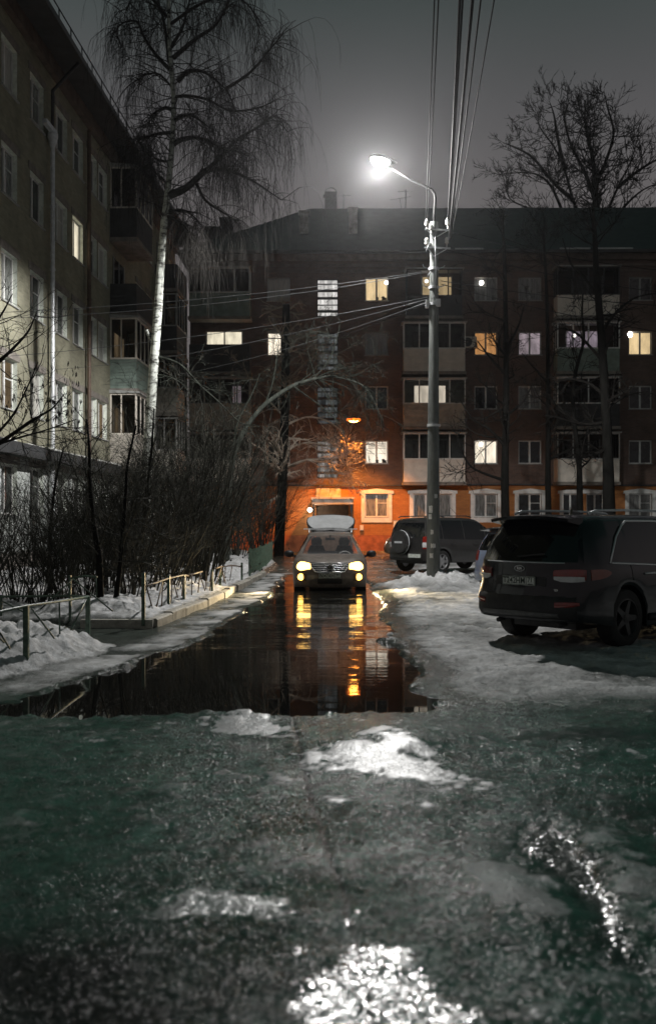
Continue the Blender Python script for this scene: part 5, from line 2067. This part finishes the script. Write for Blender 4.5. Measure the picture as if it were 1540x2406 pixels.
# spoiler
q = MB()
vs = []
for y in np.linspace(-.62, .62, 9):
    b_ = .06 * (abs(y) / .62)**2
    vs += [(-1.95 + b_, y, 1.688 - .05 * (abs(y) / .68)**2.5), (-2.28 + b_, y, 1.668 - .05 * (abs(y) / .68)**2.5), (-2.27 + b_, y, 1.63 - .05 * (abs(y) / .68)**2), (-2.0 + b_, y, 1.585 - .05 * (abs(y) / .68)**2)]
q.add(vs, [(i * 4 + a, i * 4 + (a + 1) % 4, (i + 1) * 4 + (a + 1) % 4, (i + 1) * 4 + a) for i in range(8) for a in range(4)] + [(0, 1, 2, 3), (32, 33, 34, 35)])
q.build('spoiler', M['black_paint'], bd, 40)
for sg in (1, -1):
    q = C.patch(-1, [(sg * .50, .99, .885), (sg * .60, 1.0, .865), (sg * .70, 1.005, .86), (sg * .78, 1.005, .865), (sg * .84, 1.0, .875)], .014)
    o = q.build('tail_light', M['red_lens'], suv, 50)
    q = C.patch(-1, [(sg * .51, .915, .875), (sg * .60, .915, .85), (sg * .70, .915, .845), (sg * .78, .915, .85), (sg * .83, .912, .86)], .022)
    q.build('reversing_lens', M['clear_lens'], o, 50)
    q = C.spatch(sg, [(-2.40, 1.0, .87), (-2.25, 1.005, .88), (-2.10, 1.0, .90), (-2.0, .985, .92), (-1.93, .965, .94)], .010)
    q.build('side_lens', M['dull_red'], o, 50)
    q = C.patch(-1, [(sg * .56, .60, .535), (sg * .66, .605, .535), (sg * .76, .605, .55), (sg * .81, .60, .565)], .014)
    q.build('rear_fog_light', M['red_lens'], suv, 50)
    # chrome round the side windows
    q = MB()
    lo = C.line(sg, 7, -1.86, 1.02, 30, .004)
    hi = C.line(sg, 9, -1.12, .95, 26, .004)
    a, b_ = lo[0], hi[0]
    mid = a.lerp(b_, .5) + Vector((-.06, sg * .012, .06))
    mid2 = a.lerp(b_, .82) + Vector((-.05, sg * .012, .035))
    q.tube(list(reversed(lo)) + [a.lerp(mid, .5), mid, mid2] + hi, .013, 6)
    q.build('window_chrome', M['chrome'], bd, 180)
    q = MB()
    rl_ = [(x, sg * .60, z) for x, z in ((-1.75, 1.70), (-1.6, 1.735), (-1.0, 1.745), (0, 1.735), (.3, 1.715), (.42, 1.67))]
    q.tube(rl_, .018, 6)
    q.build('roof_rail', M['galvanised'], bd, 180)
    for xa in (-.92, .10):
        q = MB()
        y_ = C.side_y(xa, .93)
        q.tube([(xa - .11, sg * (y_ + .005), .925), (xa - .08, sg * (y_ + .035), .93), (xa + .08, sg * (y_ + .035), .932), (xa + .11, sg * (y_ + .005), .93)], .014, 6)
        q.build('door_handle', M['chrome'], bd, 180)
    # door seams
    for xa in (-.40, .64, -1.3):
        q = MB()
        q.tube([C.pt(xa, sg * (C.side_y(xa, z) + .001), z) for z in np.linspace(.42 if xa > -1 else .85, C.sec(xa)[7][1], 8)], .005, 4)
        q.build('door_seam', M['black_trim'], bd, 180)
    q = MB()
    q.tube([C.pt(x, sg * (C.side_y(x, .36) + .01), .36) for x in np.linspace(-.93, .93, 8)], .05, 6)
    q.build('sill_trim', M['grime'], bd, 180)
# rear: chrome strip, badge, plate, recess, bumper
q = C.patch(-1, [(y, .70, .385) for y in np.linspace(-.78, .78, 13)], .010, .03, 5)
q.build('bumper', M['grime'], suv, 40)
q = C.patch(-1, [(y, .47 - .02 * abs(y), .405) for y in np.linspace(-.6, .6, 9)], .026, .03)
q.build('skid_plate', M['skid'], suv, 40)
q = C.patch(-1, [(y, 1.088, 1.075) for y in np.linspace(-.62, .62, 13)], .012, .02, 2)
q.build('chrome_strip', M['chrome'], bd, 40)
q = C.patch(-1, [(y, .92 - .03 * max(0, abs(y) - .3) / .1, .755) for y in np.linspace(-.4, .4, 9)], .004, .02)
q.build('plate_recess', M['black_trim'], bd, 40)
xp = C.pt(C.xr, 0, .84).x
plate(suv, 'number_plate', 'T242HM', facing(xp - .022, 0, .845, -1))
q = MB()
FB = facing(C.pt(C.xr, 0, .995).x - .012, 0, 1.0, -1)
q.tube([FB @ Vector((.078 * math.cos(a), .036 * math.sin(a), 0)) for a in np.linspace(0, 2 * math.pi, 25)], .004, 5, cap=False)
bo = q.build('badge', M['chrome'], bd, 180)
text_mesh('KIA', .05, 'badge_lettering', M['chrome'], bo, FB, .003, .001)
text_mesh('CRDi', .04, 'badge_lettering', M['chrome'], bo, facing(C.pt(C.xr, -.52, .76).x - .012, -.53, .745, -1), .003, .0005)
q = MB()
q.prism([(-1.32, 1.69), (-1.08, 1.692), (-1.27, 1.76), (-1.31, 1.762)], -.02, .02)
q.build('shark_fin_aerial', M['black_paint'], bd)
q = MB()
pw = C.pt(C.xr, .0, 1.15)
q.bar(C.pt(C.xr, .05, 1.15) + Vector((-.02, 0, 0)), C.pt(C.xr, -.36, 1.19) + Vector((-.02, 0, 0)), .018)
q.build('rear_wiper', M['black_trim'], bd)
q = MB()
for sg in (1, -1):
    q.tube([(-2.22, sg * .5, .30), (-2.1, sg * .5, .31)], .03, 8)
q.build('exhaust', M['dark_metal'], suv, 180)

# ---- the estate car coming through the puddle
EY = 23.6
est = thing('estate_car', 'dusty grey brown estate car with lit headlights and raised tailgate driving through the puddle', 'car', (.06, EY + 2.31, -.13), rad(-90.4))
C = Car(top=[(-2.46, 1.43), (-2.1, 1.475), (-1.3, 1.51), (-.4, 1.515), (.1, 1.48), (.38, 1.42), (.75, 1.22), (1.18, .985), (1.35, .965), (1.8, .915), (2.15, .84), (2.31, .78)],
        belt=[(-2.46, .96), (-1.2, .94), (.5, .90), (1.18, .90), (1.8, .84), (2.31, .70)],
        bot=[(-2.46, .26), (-1.5, .20), (1.5, .18), (2.31, .21)],
        wb=[(-2.46, .80), (-2.0, .885), (-1.2, .91), (1.3, .91), (1.8, .895), (2.31, .80)],
        wg=[(-2.46, .52), (-1.8, .57), (-.4, .595), (.35, .585), (1.18, .78), (1.4, .76), (2.31, .66)],
        ra=-1.355, fa=1.355, arch=.365, rw=.32, wref=.80, rl=.6, rplan=.16, rp=3, rprof=[(.2, .06), (.5, 0), (.9, .03), (1.45, .3)],
        fl=.75, fplan=.36, fp=2.6, fprof=[(.15, .10), (.28, .02), (.45, 0), (.58, .01), (.70, .05), (.8, .12)],
        side_glass=[-2.15, -1.3, -1.26, -.36, -.32, .62, .66, .98], ws=(.36, 1.18))
bd = C.body(est, M['taupe_paint'], M['clear_glass'], M['wind_glass'], rear_open=True)
C.wheels(est, .32, .21, M['alloy'], 7)
C.mirrors(est, .86, .97, M['black_trim'], bd)
for sg in (1, -1):
    q = C.patch(1, [(sg * .46, .775, .645), (sg * .54, .795, .635), (sg * .62, .81, .615), (sg * .70, .815, .60), (sg * .765, .775, .625), (sg * .80, .715, .655)], .012)
    o = q.build('headlight', M['headlamp'], est, 50)
    q = MB()
    F_ = facing(C.pt(C.xf, sg * .69, .45).x + .02, sg * .69, .45, 1)
    q.lathe([(.001, .04), (.05, .035), (.078, .014), (.082, -.03)], 18, F_)
    o = q.build('fog_light', M['foglamp'], est, 60)
    q = MB()
    q.lathe([(.084, -.03), (.084, .015), (.1, .012), (.108, -.03)], 18, F_)
    q.build('bezel', M['black_trim'], o, 50)
    q = MB()
    q.tube([(-1.9, sg * .54, 1.50), (-1.8, sg * .55, 1.555), (-1, sg * .56, 1.57), (-.1, sg * .555, 1.55), (.1, sg * .545, 1.49)], .016, 6)
    q.build('roof_rail', M['galvanised'], bd, 180)
    for xa in (-.34, .64):
        q = MB()
        q.tube([C.pt(xa, sg * (C.side_y(xa, z) + .001), z) for z in np.linspace(.34, .9, 8)], .004, 4)
        q.build('door_seam', M['black_trim'], bd, 180)
q = MB()
q.bar((-.55, -.71, 1.585), (-.55, .71, 1.585), .055, .03)
q.build('roof_bar', M['galvanised'], bd)
# grille, plate, lower intake
q = C.patch(1, [(y, .775, lerp(.575, .72, max(0, (abs(y) - .33) / .15))) for y in np.linspace(-.47, .47, 15)], .006, .03)
gr = q.build('grille', M['black_trim'], est, 40)
q = MB()
for k in range(4):
    z = .735 - .047 * k
    hw = lerp(.44, .345, k / 3)
    q.tube([C.pt(C.xf, y, z) + Vector((.012, 0, 0)) for y in np.linspace(-hw, hw, 13)], .0085, 6)
for sg in (1, -1):
    q.tube([C.pt(C.xf, sg * y, z) + Vector((.012, 0, 0)) for y, z in ((.0, .785), (.25, .785), (.48, .775), (.44, .70), (.35, .585), (.25, .565), (0, .562))], .011, 6)
q.build('grille_bars', M['chrome'], gr, 180)
FB = facing(C.pt(C.xf, 0, .67).x + .03, 0, .668, 1)
q = MB()
q.tube([FB @ Vector((.08 * math.cos(a), .08 * math.sin(a), 0)) for a in np.linspace(0, 2 * math.pi, 29)], .0075, 6, cap=False)
for pl in ([(-.034, .066), (0, .012), (.034, .066)], [(-.066, .03), (-.032, -.058), (0, -.005), (.032, -.058), (.066, .03)]):
    q.tube([FB @ Vector((x, y, 0)) for x, y in pl], .0075, 5)
bo = q.build('badge', M['chrome'], gr, 60)
q = MB()
q.lathe([(.075, -.012), (.06, -.006), (.001, -.004)], 20, FB)
q.build('badge_disc', M['black_trim'], bo, 60)
plate(est, 'number_plate', 'B047AH', facing(C.pt(C.xf, 0, .485).x + .02, 0, .485, 1), region='71')
q = C.patch(1, [(y, .415, .30) for y in np.linspace(-.29, .29, 9)], .004, .03)
q.build('lower_intake', M['black_trim'], est, 40)
for sg in (1, -1):
    q = C.patch(1, [(sg * y, .53, .36) for y in (.56, .63, .70, .76)], .003, .03)
    q.build('fog_light_recess', M['black_trim'], est, 40)
q = MB()
q.tube([C.pt(C.xf, y, .775 + .02 - .0 * y) + Vector((.004, 0, 0)) for y in np.linspace(-.66, .66, 15)], .004, 4)
q.build('bonnet_seam', M['black_trim'], bd, 180)
# raised tailgate
q = MB()
ang = rad(22)
hx, hz = -2.22, 1.50
tw = [(0, .50), (.12, .57), (.35, .66), (.65, .70), (.95, .68), (1.12, .60), (1.2, .46)]
vs, fs = [], []
for lay in (0, 1):
    for d, w in tw:
        for k in range(9):
            f = -1 + k / 4
            cr = .05 * (1 - f * f)
            dd = d
            up_ = cr + (0 if lay == 0 else -.05)
            vs.append((hx - dd * math.cos(ang) - up_ * math.sin(ang) * 0, f * w, hz + dd * math.sin(ang) + up_ + .10 * math.sin(math.pi * min(1, d / 1.2)) * .6))
n_ = len(tw) * 9
for lay in (0, 1):
    for i in range(len(tw) - 1):
        for k in range(8):
            a = lay * n_ + i * 9 + k
            fs.append((a, a + 1, a + 10, a + 9))
for i in range(len(tw) - 1):
    for k in (0, 8):
        a = i * 9 + k
        fs.append((a, a + 9, a + 9 + n_, a + n_))
for k in range(8):
    for i in (0, len(tw) - 1):
        a = i * 9 + k
        fs.append((a, a + 1, a + 1 + n_, a + n_))
q.add(vs, fs)
tg = q.build('tailgate', M['black_trim'], est, 60)
q = MB()
vs, fs = [], []
tg_ = [(.10, .47), (.2, .55), (.4, .64), (.62, .672), (.85, .655), (1.0, .60), (1.08, .50)]
for d, w in tg_:
    for k in range(9):
        f = -1 + k / 4
        vs.append((hx - d * math.cos(ang), f * w, hz + d * math.sin(ang) + .05 * (1 - (f * w / .7)**2) + .006 + .06 * math.sin(math.pi * min(1, d / 1.2))))
for i in range(6):
    for k in range(8):
        a = i * 9 + k
        fs.append((a, a + 1, a + 10, a + 9))
q.add(vs, fs)
q.build('tailgate_window', M['hatch_snow'], tg, 180, fix=False)
for sg in (1, -1):
    q = MB()
    q.tube([(-2.25, sg * .53, 1.2), (hx - .45, sg * .58, hz + .2)], .013, 6)
    q.build('gas_strut', M['dark_metal'], tg, 180)
# cabin: seats, dashboard, wheel, mirror
for y in (.36, -.36):
    q = MB()
    Mx = Matrix.Translation((-.30, y, .62))
    pr = [(-.25, 0), (-.24, .35), (-.17, .52), (.17, .52), (.24, .35), (.25, 0)]
    Ms = Matrix(((0, 1, 0, 0), (1, 0, 0, 0), (0, 0, 1, 0), (0, 0, 0, 1)))
    q.prism(pr, 0, .12, Mx @ Matrix.Rotation(rad(-12), 4, 'Y') @ Ms)
    q.box(-.02, .5, -.25, .25, -.35, -.18, Mx)
    st = q.build('seat', M['seat'], est)
    q = MB()
    q.prism([(-.13, .54), (-.14, .66), (-.09, .74), (.09, .74), (.14, .66), (.13, .54)], .02, .1, Mx @ Matrix.Rotation(rad(-12), 4, 'Y') @ Ms)
    q.build('headrest', M['seat'], st)
q = MB()
q.prism([(.75, .6), (1.12, .6), (1.16, .90), (.95, .93), (.72, .86)], -.72, .72)
q.build('dashboard', M['black_trim'], est)
q = MB()
F_ = Matrix.Translation((.62, .37, .86)) @ Matrix.Rotation(rad(-65), 4, 'Y')
q.tube([F_ @ Vector((.18 * math.cos(a), .18 * math.sin(a), 0)) for a in np.linspace(0, 2 * math.pi, 25)], .016, 6, cap=False)
q.bar(F_ @ Vector((0, -.17, 0)), F_ @ Vector((0, .17, 0)), .04)
q.build('steering_wheel', M['grey_paint'], est, 60)
q = MB()
q.box(.42, .45, -.12, .12, 1.30, 1.37)
q.box(.43, .45, -.015, .015, 1.37, 1.43)
q.build('inside_mirror', M['black_trim'], est)
q = MB()
q.box(-1.35, -1.2, -.62, .62, .35, .98)
q.build('rear_bench', M['seat'], est)
q = MB()
q.bar((1.17, -.65, .955), (1.10, .1, .985), .018)
q.bar((1.17, .05, .975), (1.08, .68, .965), .018)
q.build('wipers', M['black_trim'], bd)


# ---- parked cars behind
def hatch(name, label, loc, rz, paint, kind):
    t = thing(name, label, 'car', loc, rz)
    if kind == 'spare':
        c = Car(top=[(-2.08, 1.60), (-1.9, 1.66), (-1.2, 1.69), (-.2, 1.69), (.3, 1.65), (.55, 1.55), (1.12, 1.12), (1.25, 1.09), (1.9, 1.03), (2.08, .9)],
                belt=[(-2.08, 1.06), (0, 1.0), (1.12, .98), (2.08, .78)], bot=[(-2.08, .38), (0, .30), (2.08, .34)], wb=[(-2.08, .86), (-1.6, .90), (1.5, .90), (2.08, .80)],
                wg=[(-2.08, .67), (-.2, .68), (.4, .67), (1.12, .80), (2.08, .72)], ra=-1.32, fa=1.32, arch=.40, rw=.345, wref=.86, rl=.6, rplan=.13, rp=4, rprof=[(.3, .05), (.45, 0), (.7, .04), (1.06, .05), (1.65, .26)],
                fl=.6, fplan=.25, fp=2.6, fprof=[(.3, .05), (.5, 0), (.9, .1)], side_glass=[-1.92, -1.28, -1.24, -.36, -.32, .58, .62, .9], ws=(.45, 1.12))
    else:
        c = Car(top=[(-1.95, 1.36), (-1.75, 1.42), (-.9, 1.47), (-.2, 1.475), (.25, 1.43), (.5, 1.33), (1.1, .98), (1.25, .95), (1.8, .86), (2.0, .74)],
                belt=[(-1.95, .94), (0, .90), (1.1, .88), (2.0, .64)], bot=[(-1.95, .28), (0, .2), (2.0, .22)], wb=[(-1.95, .76), (-1.5, .85), (1.3, .85), (2.0, .72)],
                wg=[(-1.95, .55), (-.2, .60), (.3, .59), (1.1, .74), (2.0, .62)], ra=-1.25, fa=1.3, arch=.345, rw=.30, wref=.76, rl=.7, rplan=.22, rp=2.8, rprof=[(.2, .06), (.4, 0), (.62, .02), (.94, .10), (1.4, .40)],
                fl=.6, fplan=.3, fp=2.6, fprof=[(.2, .05), (.4, 0), (.75, .12)], side_glass=[-1.62, -1.1, -1.06, -.3, -.26, .6, .64, .88], ws=(.4, 1.1))
    b_ = c.body(t, paint, M['car_glass'])
    c.wheels(t, c.rw, .2, M['alloy'], 6)
    c.mirrors(t, .75, c.belt[-2][1] + .07, M['black_trim'], b_)
    for sg in (1, -1):
        if kind == 'spare':
            q = c.patch(-1, [(sg * .70, 1.10, .74), (sg * .77, 1.11, .73), (sg * .83, 1.11, .74)], .012)
            o = q.build('tail_light', M['red_lens'], t, 50)
            q = c.patch(-1, [(sg * .70, .93, .78), (sg * .77, .93, .78), (sg * .82, .93, .78)], .02)
            q.build('reversing_lens', M['clear_lens'], o, 50)
            q = c.spatch(sg, [(-2.04, 1.10, .74), (-1.95, 1.11, .74), (-1.86, 1.10, .78)], .01)
            q.build('side_lens', M['red_lens'], o, 50)
            q = MB()
            q.tube([(-1.8, sg * .58, 1.68), (-1.7, sg * .58, 1.72), (0, sg * .58, 1.735), (.2, sg * .58, 1.69)], .018, 6)
            q.build('roof_rail', M['dark_metal'], b_, 180)
        else:
            q = c.patch(-1, [(sg * .58, .92, .72), (sg * .66, .94, .70), (sg * .73, .94, .72)], .012)
            o = q.build('tail_light', M['red_lens'], t, 50)
            q = c.spatch(sg, [(-1.92, .93, .72), (-1.8, .93, .75), (-1.68, .91, .80)], .01)
            q.build('side_lens', M['red_lens'], o, 50)
        q = c.patch(1, [(sg * .42, .74 if kind != 'spare' else .92, .62 if kind != 'spare' else .74), (sg * .55, .76 if kind != 'spare' else .94, .60 if kind != 'spare' else .72), (sg * .68, .75 if kind != 'spare' else .92, .63 if kind != 'spare' else .76)], .012)
        q.build('headlight', M['clear_lens'], t, 50)
        for xa in (-.9, .05):
            q = MB()
            zz = c.belt[1][1] - .12
            y_ = c.side_y(xa, zz)
            q.tube([(xa - .1, sg * (y_ + .004), zz), (xa - .07, sg * (y_ + .03), zz), (xa + .07, sg * (y_ + .03), zz), (xa + .1, sg * (y_ + .004), zz)], .012, 5)
            q.build('door_handle', paint, b_, 180)
    zz = .5 if kind == 'spare' else .36
    q = c.patch(-1, [(y, zz + .13, zz - .09) for y in np.linspace(-.72, .72, 9)], .025, .03)
    q.build('bumper', paint, t, 40)
    plate(t, 'number_plate', 'A318EK', facing(c.pt(c.xr, .42 if kind == 'spare' else 0, zz).x - .04, .42 if kind == 'spare' else 0, zz + .03, -1)) if kind != 'spare' else None
    if kind == 'spare':
        F_ = facing(c.xr - .0, .08, .93, -1)
        q = MB()
        q.lathe([(.345, -.1), (.36, .0), (.362, .12), (.34, .17), (.27, .185), (.22, .175), (.1, .185), (.001, .187)], 36, F_)
        o = q.build('spare_wheel_cover', M['brown_car'], t, 50)
        q = MB()
        q.lathe([(.362, .05), (.368, .055), (.368, .075), (.362, .08)], 36, F_)
        q.build('cover_band', M['galvanised'], o, 50)
        q = MB()
        q.box(-.17, .17, -.03, .03, .184, .189, F_)
        q.build('cover_badge', M['galvanised'], o)
        q = MB()
        q.tube([(.3, .0, 1.68), (-.15, 0, 2.02)], .006, 5)
        q.build('aerial', M['dark_metal'], b_, 180)
        q = MB()
        q.box(c.xr - .05, c.xr - .03, -.74, -.22, .47, .58)
        q.build('number_plate', M['plate'], t)
    else:
        q = MB()
        vs = []
        for y in np.linspace(-.56, .56, 7):
            d = -.04 * (abs(y) / .56)**2
            vs += [(-1.45, y, 1.475 + d), (-1.78, y, 1.45 + d), (-1.76, y, 1.42 + d), (-1.5, y, 1.40 + d)]
        q.add(vs, [(i * 4 + a, i * 4 + (a + 1) % 4, (i + 1) * 4 + (a + 1) % 4, (i + 1) * 4 + a) for i in range(6) for a in range(4)] + [(0, 1, 2, 3), (24, 25, 26, 27)])
        q.build('spoiler', M['black_paint'], b_, 40)
    return t


HS = rad(38)
hs, ls = Vector((math.cos(HS), math.sin(HS))), Vector((-math.sin(HS), math.cos(HS)))
rr0 = Vector((3.42, 30.2)) + ls * .80 + hs * 1.32
hatch('suv', 'grey brown off road car with a covered spare wheel parked behind the lamp pole', (rr0.x, rr0.y, .10), HS, M['brown_car'], 'spare')
rc = Vector((3.62, 21.8)) + hs * 1.95
hatch('hatchback', 'small blue grey hatchback mostly hidden behind the black parked car', (rc.x, rc.y, .06), rad(37), M['blue_car'], 'small')
hatch('hatchback', 'pale car end glowing orange beyond the spare wheel of the parked car', (4.35, 42.4, .14), rad(188), M['gold_car'], 'small')
# light levels
SKY, LAMP_W, OL_W, HL_W, HAZE, EXPO, DENOISE = 1.55, 6800.0, 3600.0, 1200.0, 0.00022, 0.0, True
# ---------------------------------------------------------------- night sky, lamps, air, camera
w = bpy.data.worlds.new('World')
sc.world = w
w.use_nodes = True
nt = w.node_tree
bg = nt.nodes['Background']
tc = nt.nodes.new('ShaderNodeTexCoord')
sep = nt.nodes.new('ShaderNodeSeparateXYZ')
nt.links.new(tc.outputs['Generated'], sep.inputs[0])
cr = nt.nodes.new('ShaderNodeValToRGB')
e = cr.color_ramp.elements
e[0].position, e[0].color = 0.0, (.072, .066, .064, 1)
e[1].position, e[1].color = 1.0, (.004, .016, .014, 1)
for p, c in ((.25, (.088, .080, .080, 1)), (.38, (.056, .055, .057, 1)), (.52, (.015, .027, .025, 1))):
    q = e.new(p)
    q.color = c
nt.links.new(sep.outputs[2], cr.inputs[0])
n = nt.nodes.new('ShaderNodeTexNoise')
n.inputs['Scale'].default_value = 2.2
n.inputs['Detail'].default_value = 3
nt.links.new(tc.outputs['Generated'], n.inputs['Vector'])
mr = nt.nodes.new('ShaderNodeMapRange')
mr.inputs['From Min'].default_value = .3
mr.inputs['From Max'].default_value = .7
mr.inputs['To Min'].default_value = .85
mr.inputs['To Max'].default_value = 1.15
nt.links.new(n.outputs[0], mr.inputs[0])
mx = nt.nodes.new('ShaderNodeMix')
mx.data_type = 'RGBA'
mx.blend_type = 'MULTIPLY'
mx.inputs[0].default_value = 1
nt.links.new(cr.outputs[0], mx.inputs[6])
nt.links.new(mr.outputs[0], mx.inputs[7])
nt.links.new(mx.outputs[2], bg.inputs[0])
bg.inputs[1].default_value = SKY


def light(name, kind, loc, energy, col, **kw):
    d = bpy.data.lights.new(name, kind)
    d.energy = energy
    d.color = col
    for k, v in kw.items():
        setattr(d, k, v)
    o = bpy.data.objects.new(name, d)
    COL.objects.link(o)
    o.location = loc
    return o


o = light('street_lamp_light', 'SPOT', LAMP, LAMP_W, (1, .985, .96), spot_size=rad(167), spot_blend=.18, shadow_soft_size=.16)
o.rotation_euler = (0, 0, 0)
o.data.use_nodes = True     # a street luminaire throws more light out to the sides than straight down
ln = o.data.node_tree
em = ln.nodes['Emission']
ltc = ln.nodes.new('ShaderNodeTexCoord')
lsp = ln.nodes.new('ShaderNodeSeparateXYZ')
lab_ = ln.nodes.new('ShaderNodeMath')
lab_.operation = 'ABSOLUTE'
lmr = ln.nodes.new('ShaderNodeMapRange')
for i_, v_ in enumerate((.12, .92, 2.2, .5)):
    lmr.inputs[i_ + 1].default_value = v_
ln.links.new(ltc.outputs['Normal'], lsp.inputs[0])
ln.links.new(lsp.outputs[2], lab_.inputs[0])
ln.links.new(lab_.outputs[0], lmr.inputs[0])
ln.links.new(lmr.outputs[0], em.inputs['Strength'])
o = light('wall_lamp_light', 'SPOT', OL, OL_W, (1, .32, .045), spot_size=rad(114), spot_blend=.5, shadow_soft_size=.12)
light('bulb_light', 'POINT', BL, 45, (1, .82, .6), shadow_soft_size=.1)
for sg in (1, -1):
    o = light('headlight_beam', 'SPOT', Vector((.06 + sg * .66, EY - .20, .60)), HL_W, (1, .76, .42), spot_size=rad(66), spot_blend=1.0, shadow_soft_size=.08)
    o.rotation_euler = (rad(90 - 11), 0, rad(180 + sg * 34))
for o in bpy.data.objects:
    if o.type == 'LIGHT':
        pass
if HAZE > 0:
    mb = MB()
    mb.box(-520, 520, -60, 440, -1.4, 40)
    m = bpy.data.materials.new('night_mist')
    m.use_nodes = True
    nt = m.node_tree
    nt.nodes.remove(nt.nodes['Principled BSDF'])
    v = nt.nodes.new('ShaderNodeVolumePrincipled')
    v.inputs['Color'].default_value = (.9, .9, .92, 1)
    v.inputs['Density'].default_value = HAZE
    v.inputs['Anisotropy'].default_value = .9
    nt.links.new(v.outputs[0], nt.nodes['Material Output'].inputs['Volume'])
    o = mb.build('haze', m)
    tag(o, 'thin winter mist hanging over the yard', 'haze', kind='stuff')

cam = bpy.data.cameras.new('camera')
cam.lens = 35
cam.sensor_fit = 'VERTICAL'
cam.sensor_height = 36
cam.sensor_width = 24
cam.shift_y = (HY * .4256 - 512) / 1024
cam.clip_end = 2000
cam.clip_start = .05
cam.dof.use_dof = True
cam.dof.focus_distance = 17.5
cam.dof.aperture_fstop = 1.8
co_ = bpy.data.objects.new('camera', cam)
COL.objects.link(co_)
co_.location = (0, 0, CH)
co_.rotation_euler = (rad(90), 0, 0)
sc.camera = co_
sc.view_settings.view_transform = 'Standard'
sc.view_settings.look = 'None'
sc.view_settings.exposure = EXPO
sc.view_settings.gamma = 1
sc.render.engine = 'CYCLES'
cy = sc.cycles
cy.use_denoising = DENOISE
cy.max_bounces = 6
cy.diffuse_bounces = 2
cy.glossy_bounces = 3
cy.transmission_bounces = 4
cy.transparent_max_bounces = 12
cy.volume_bounces = 0
cy.sample_clamp_indirect = 3
cy.sample_clamp_direct = 0
cy.caustics_reflective = False
cy.caustics_refractive = False
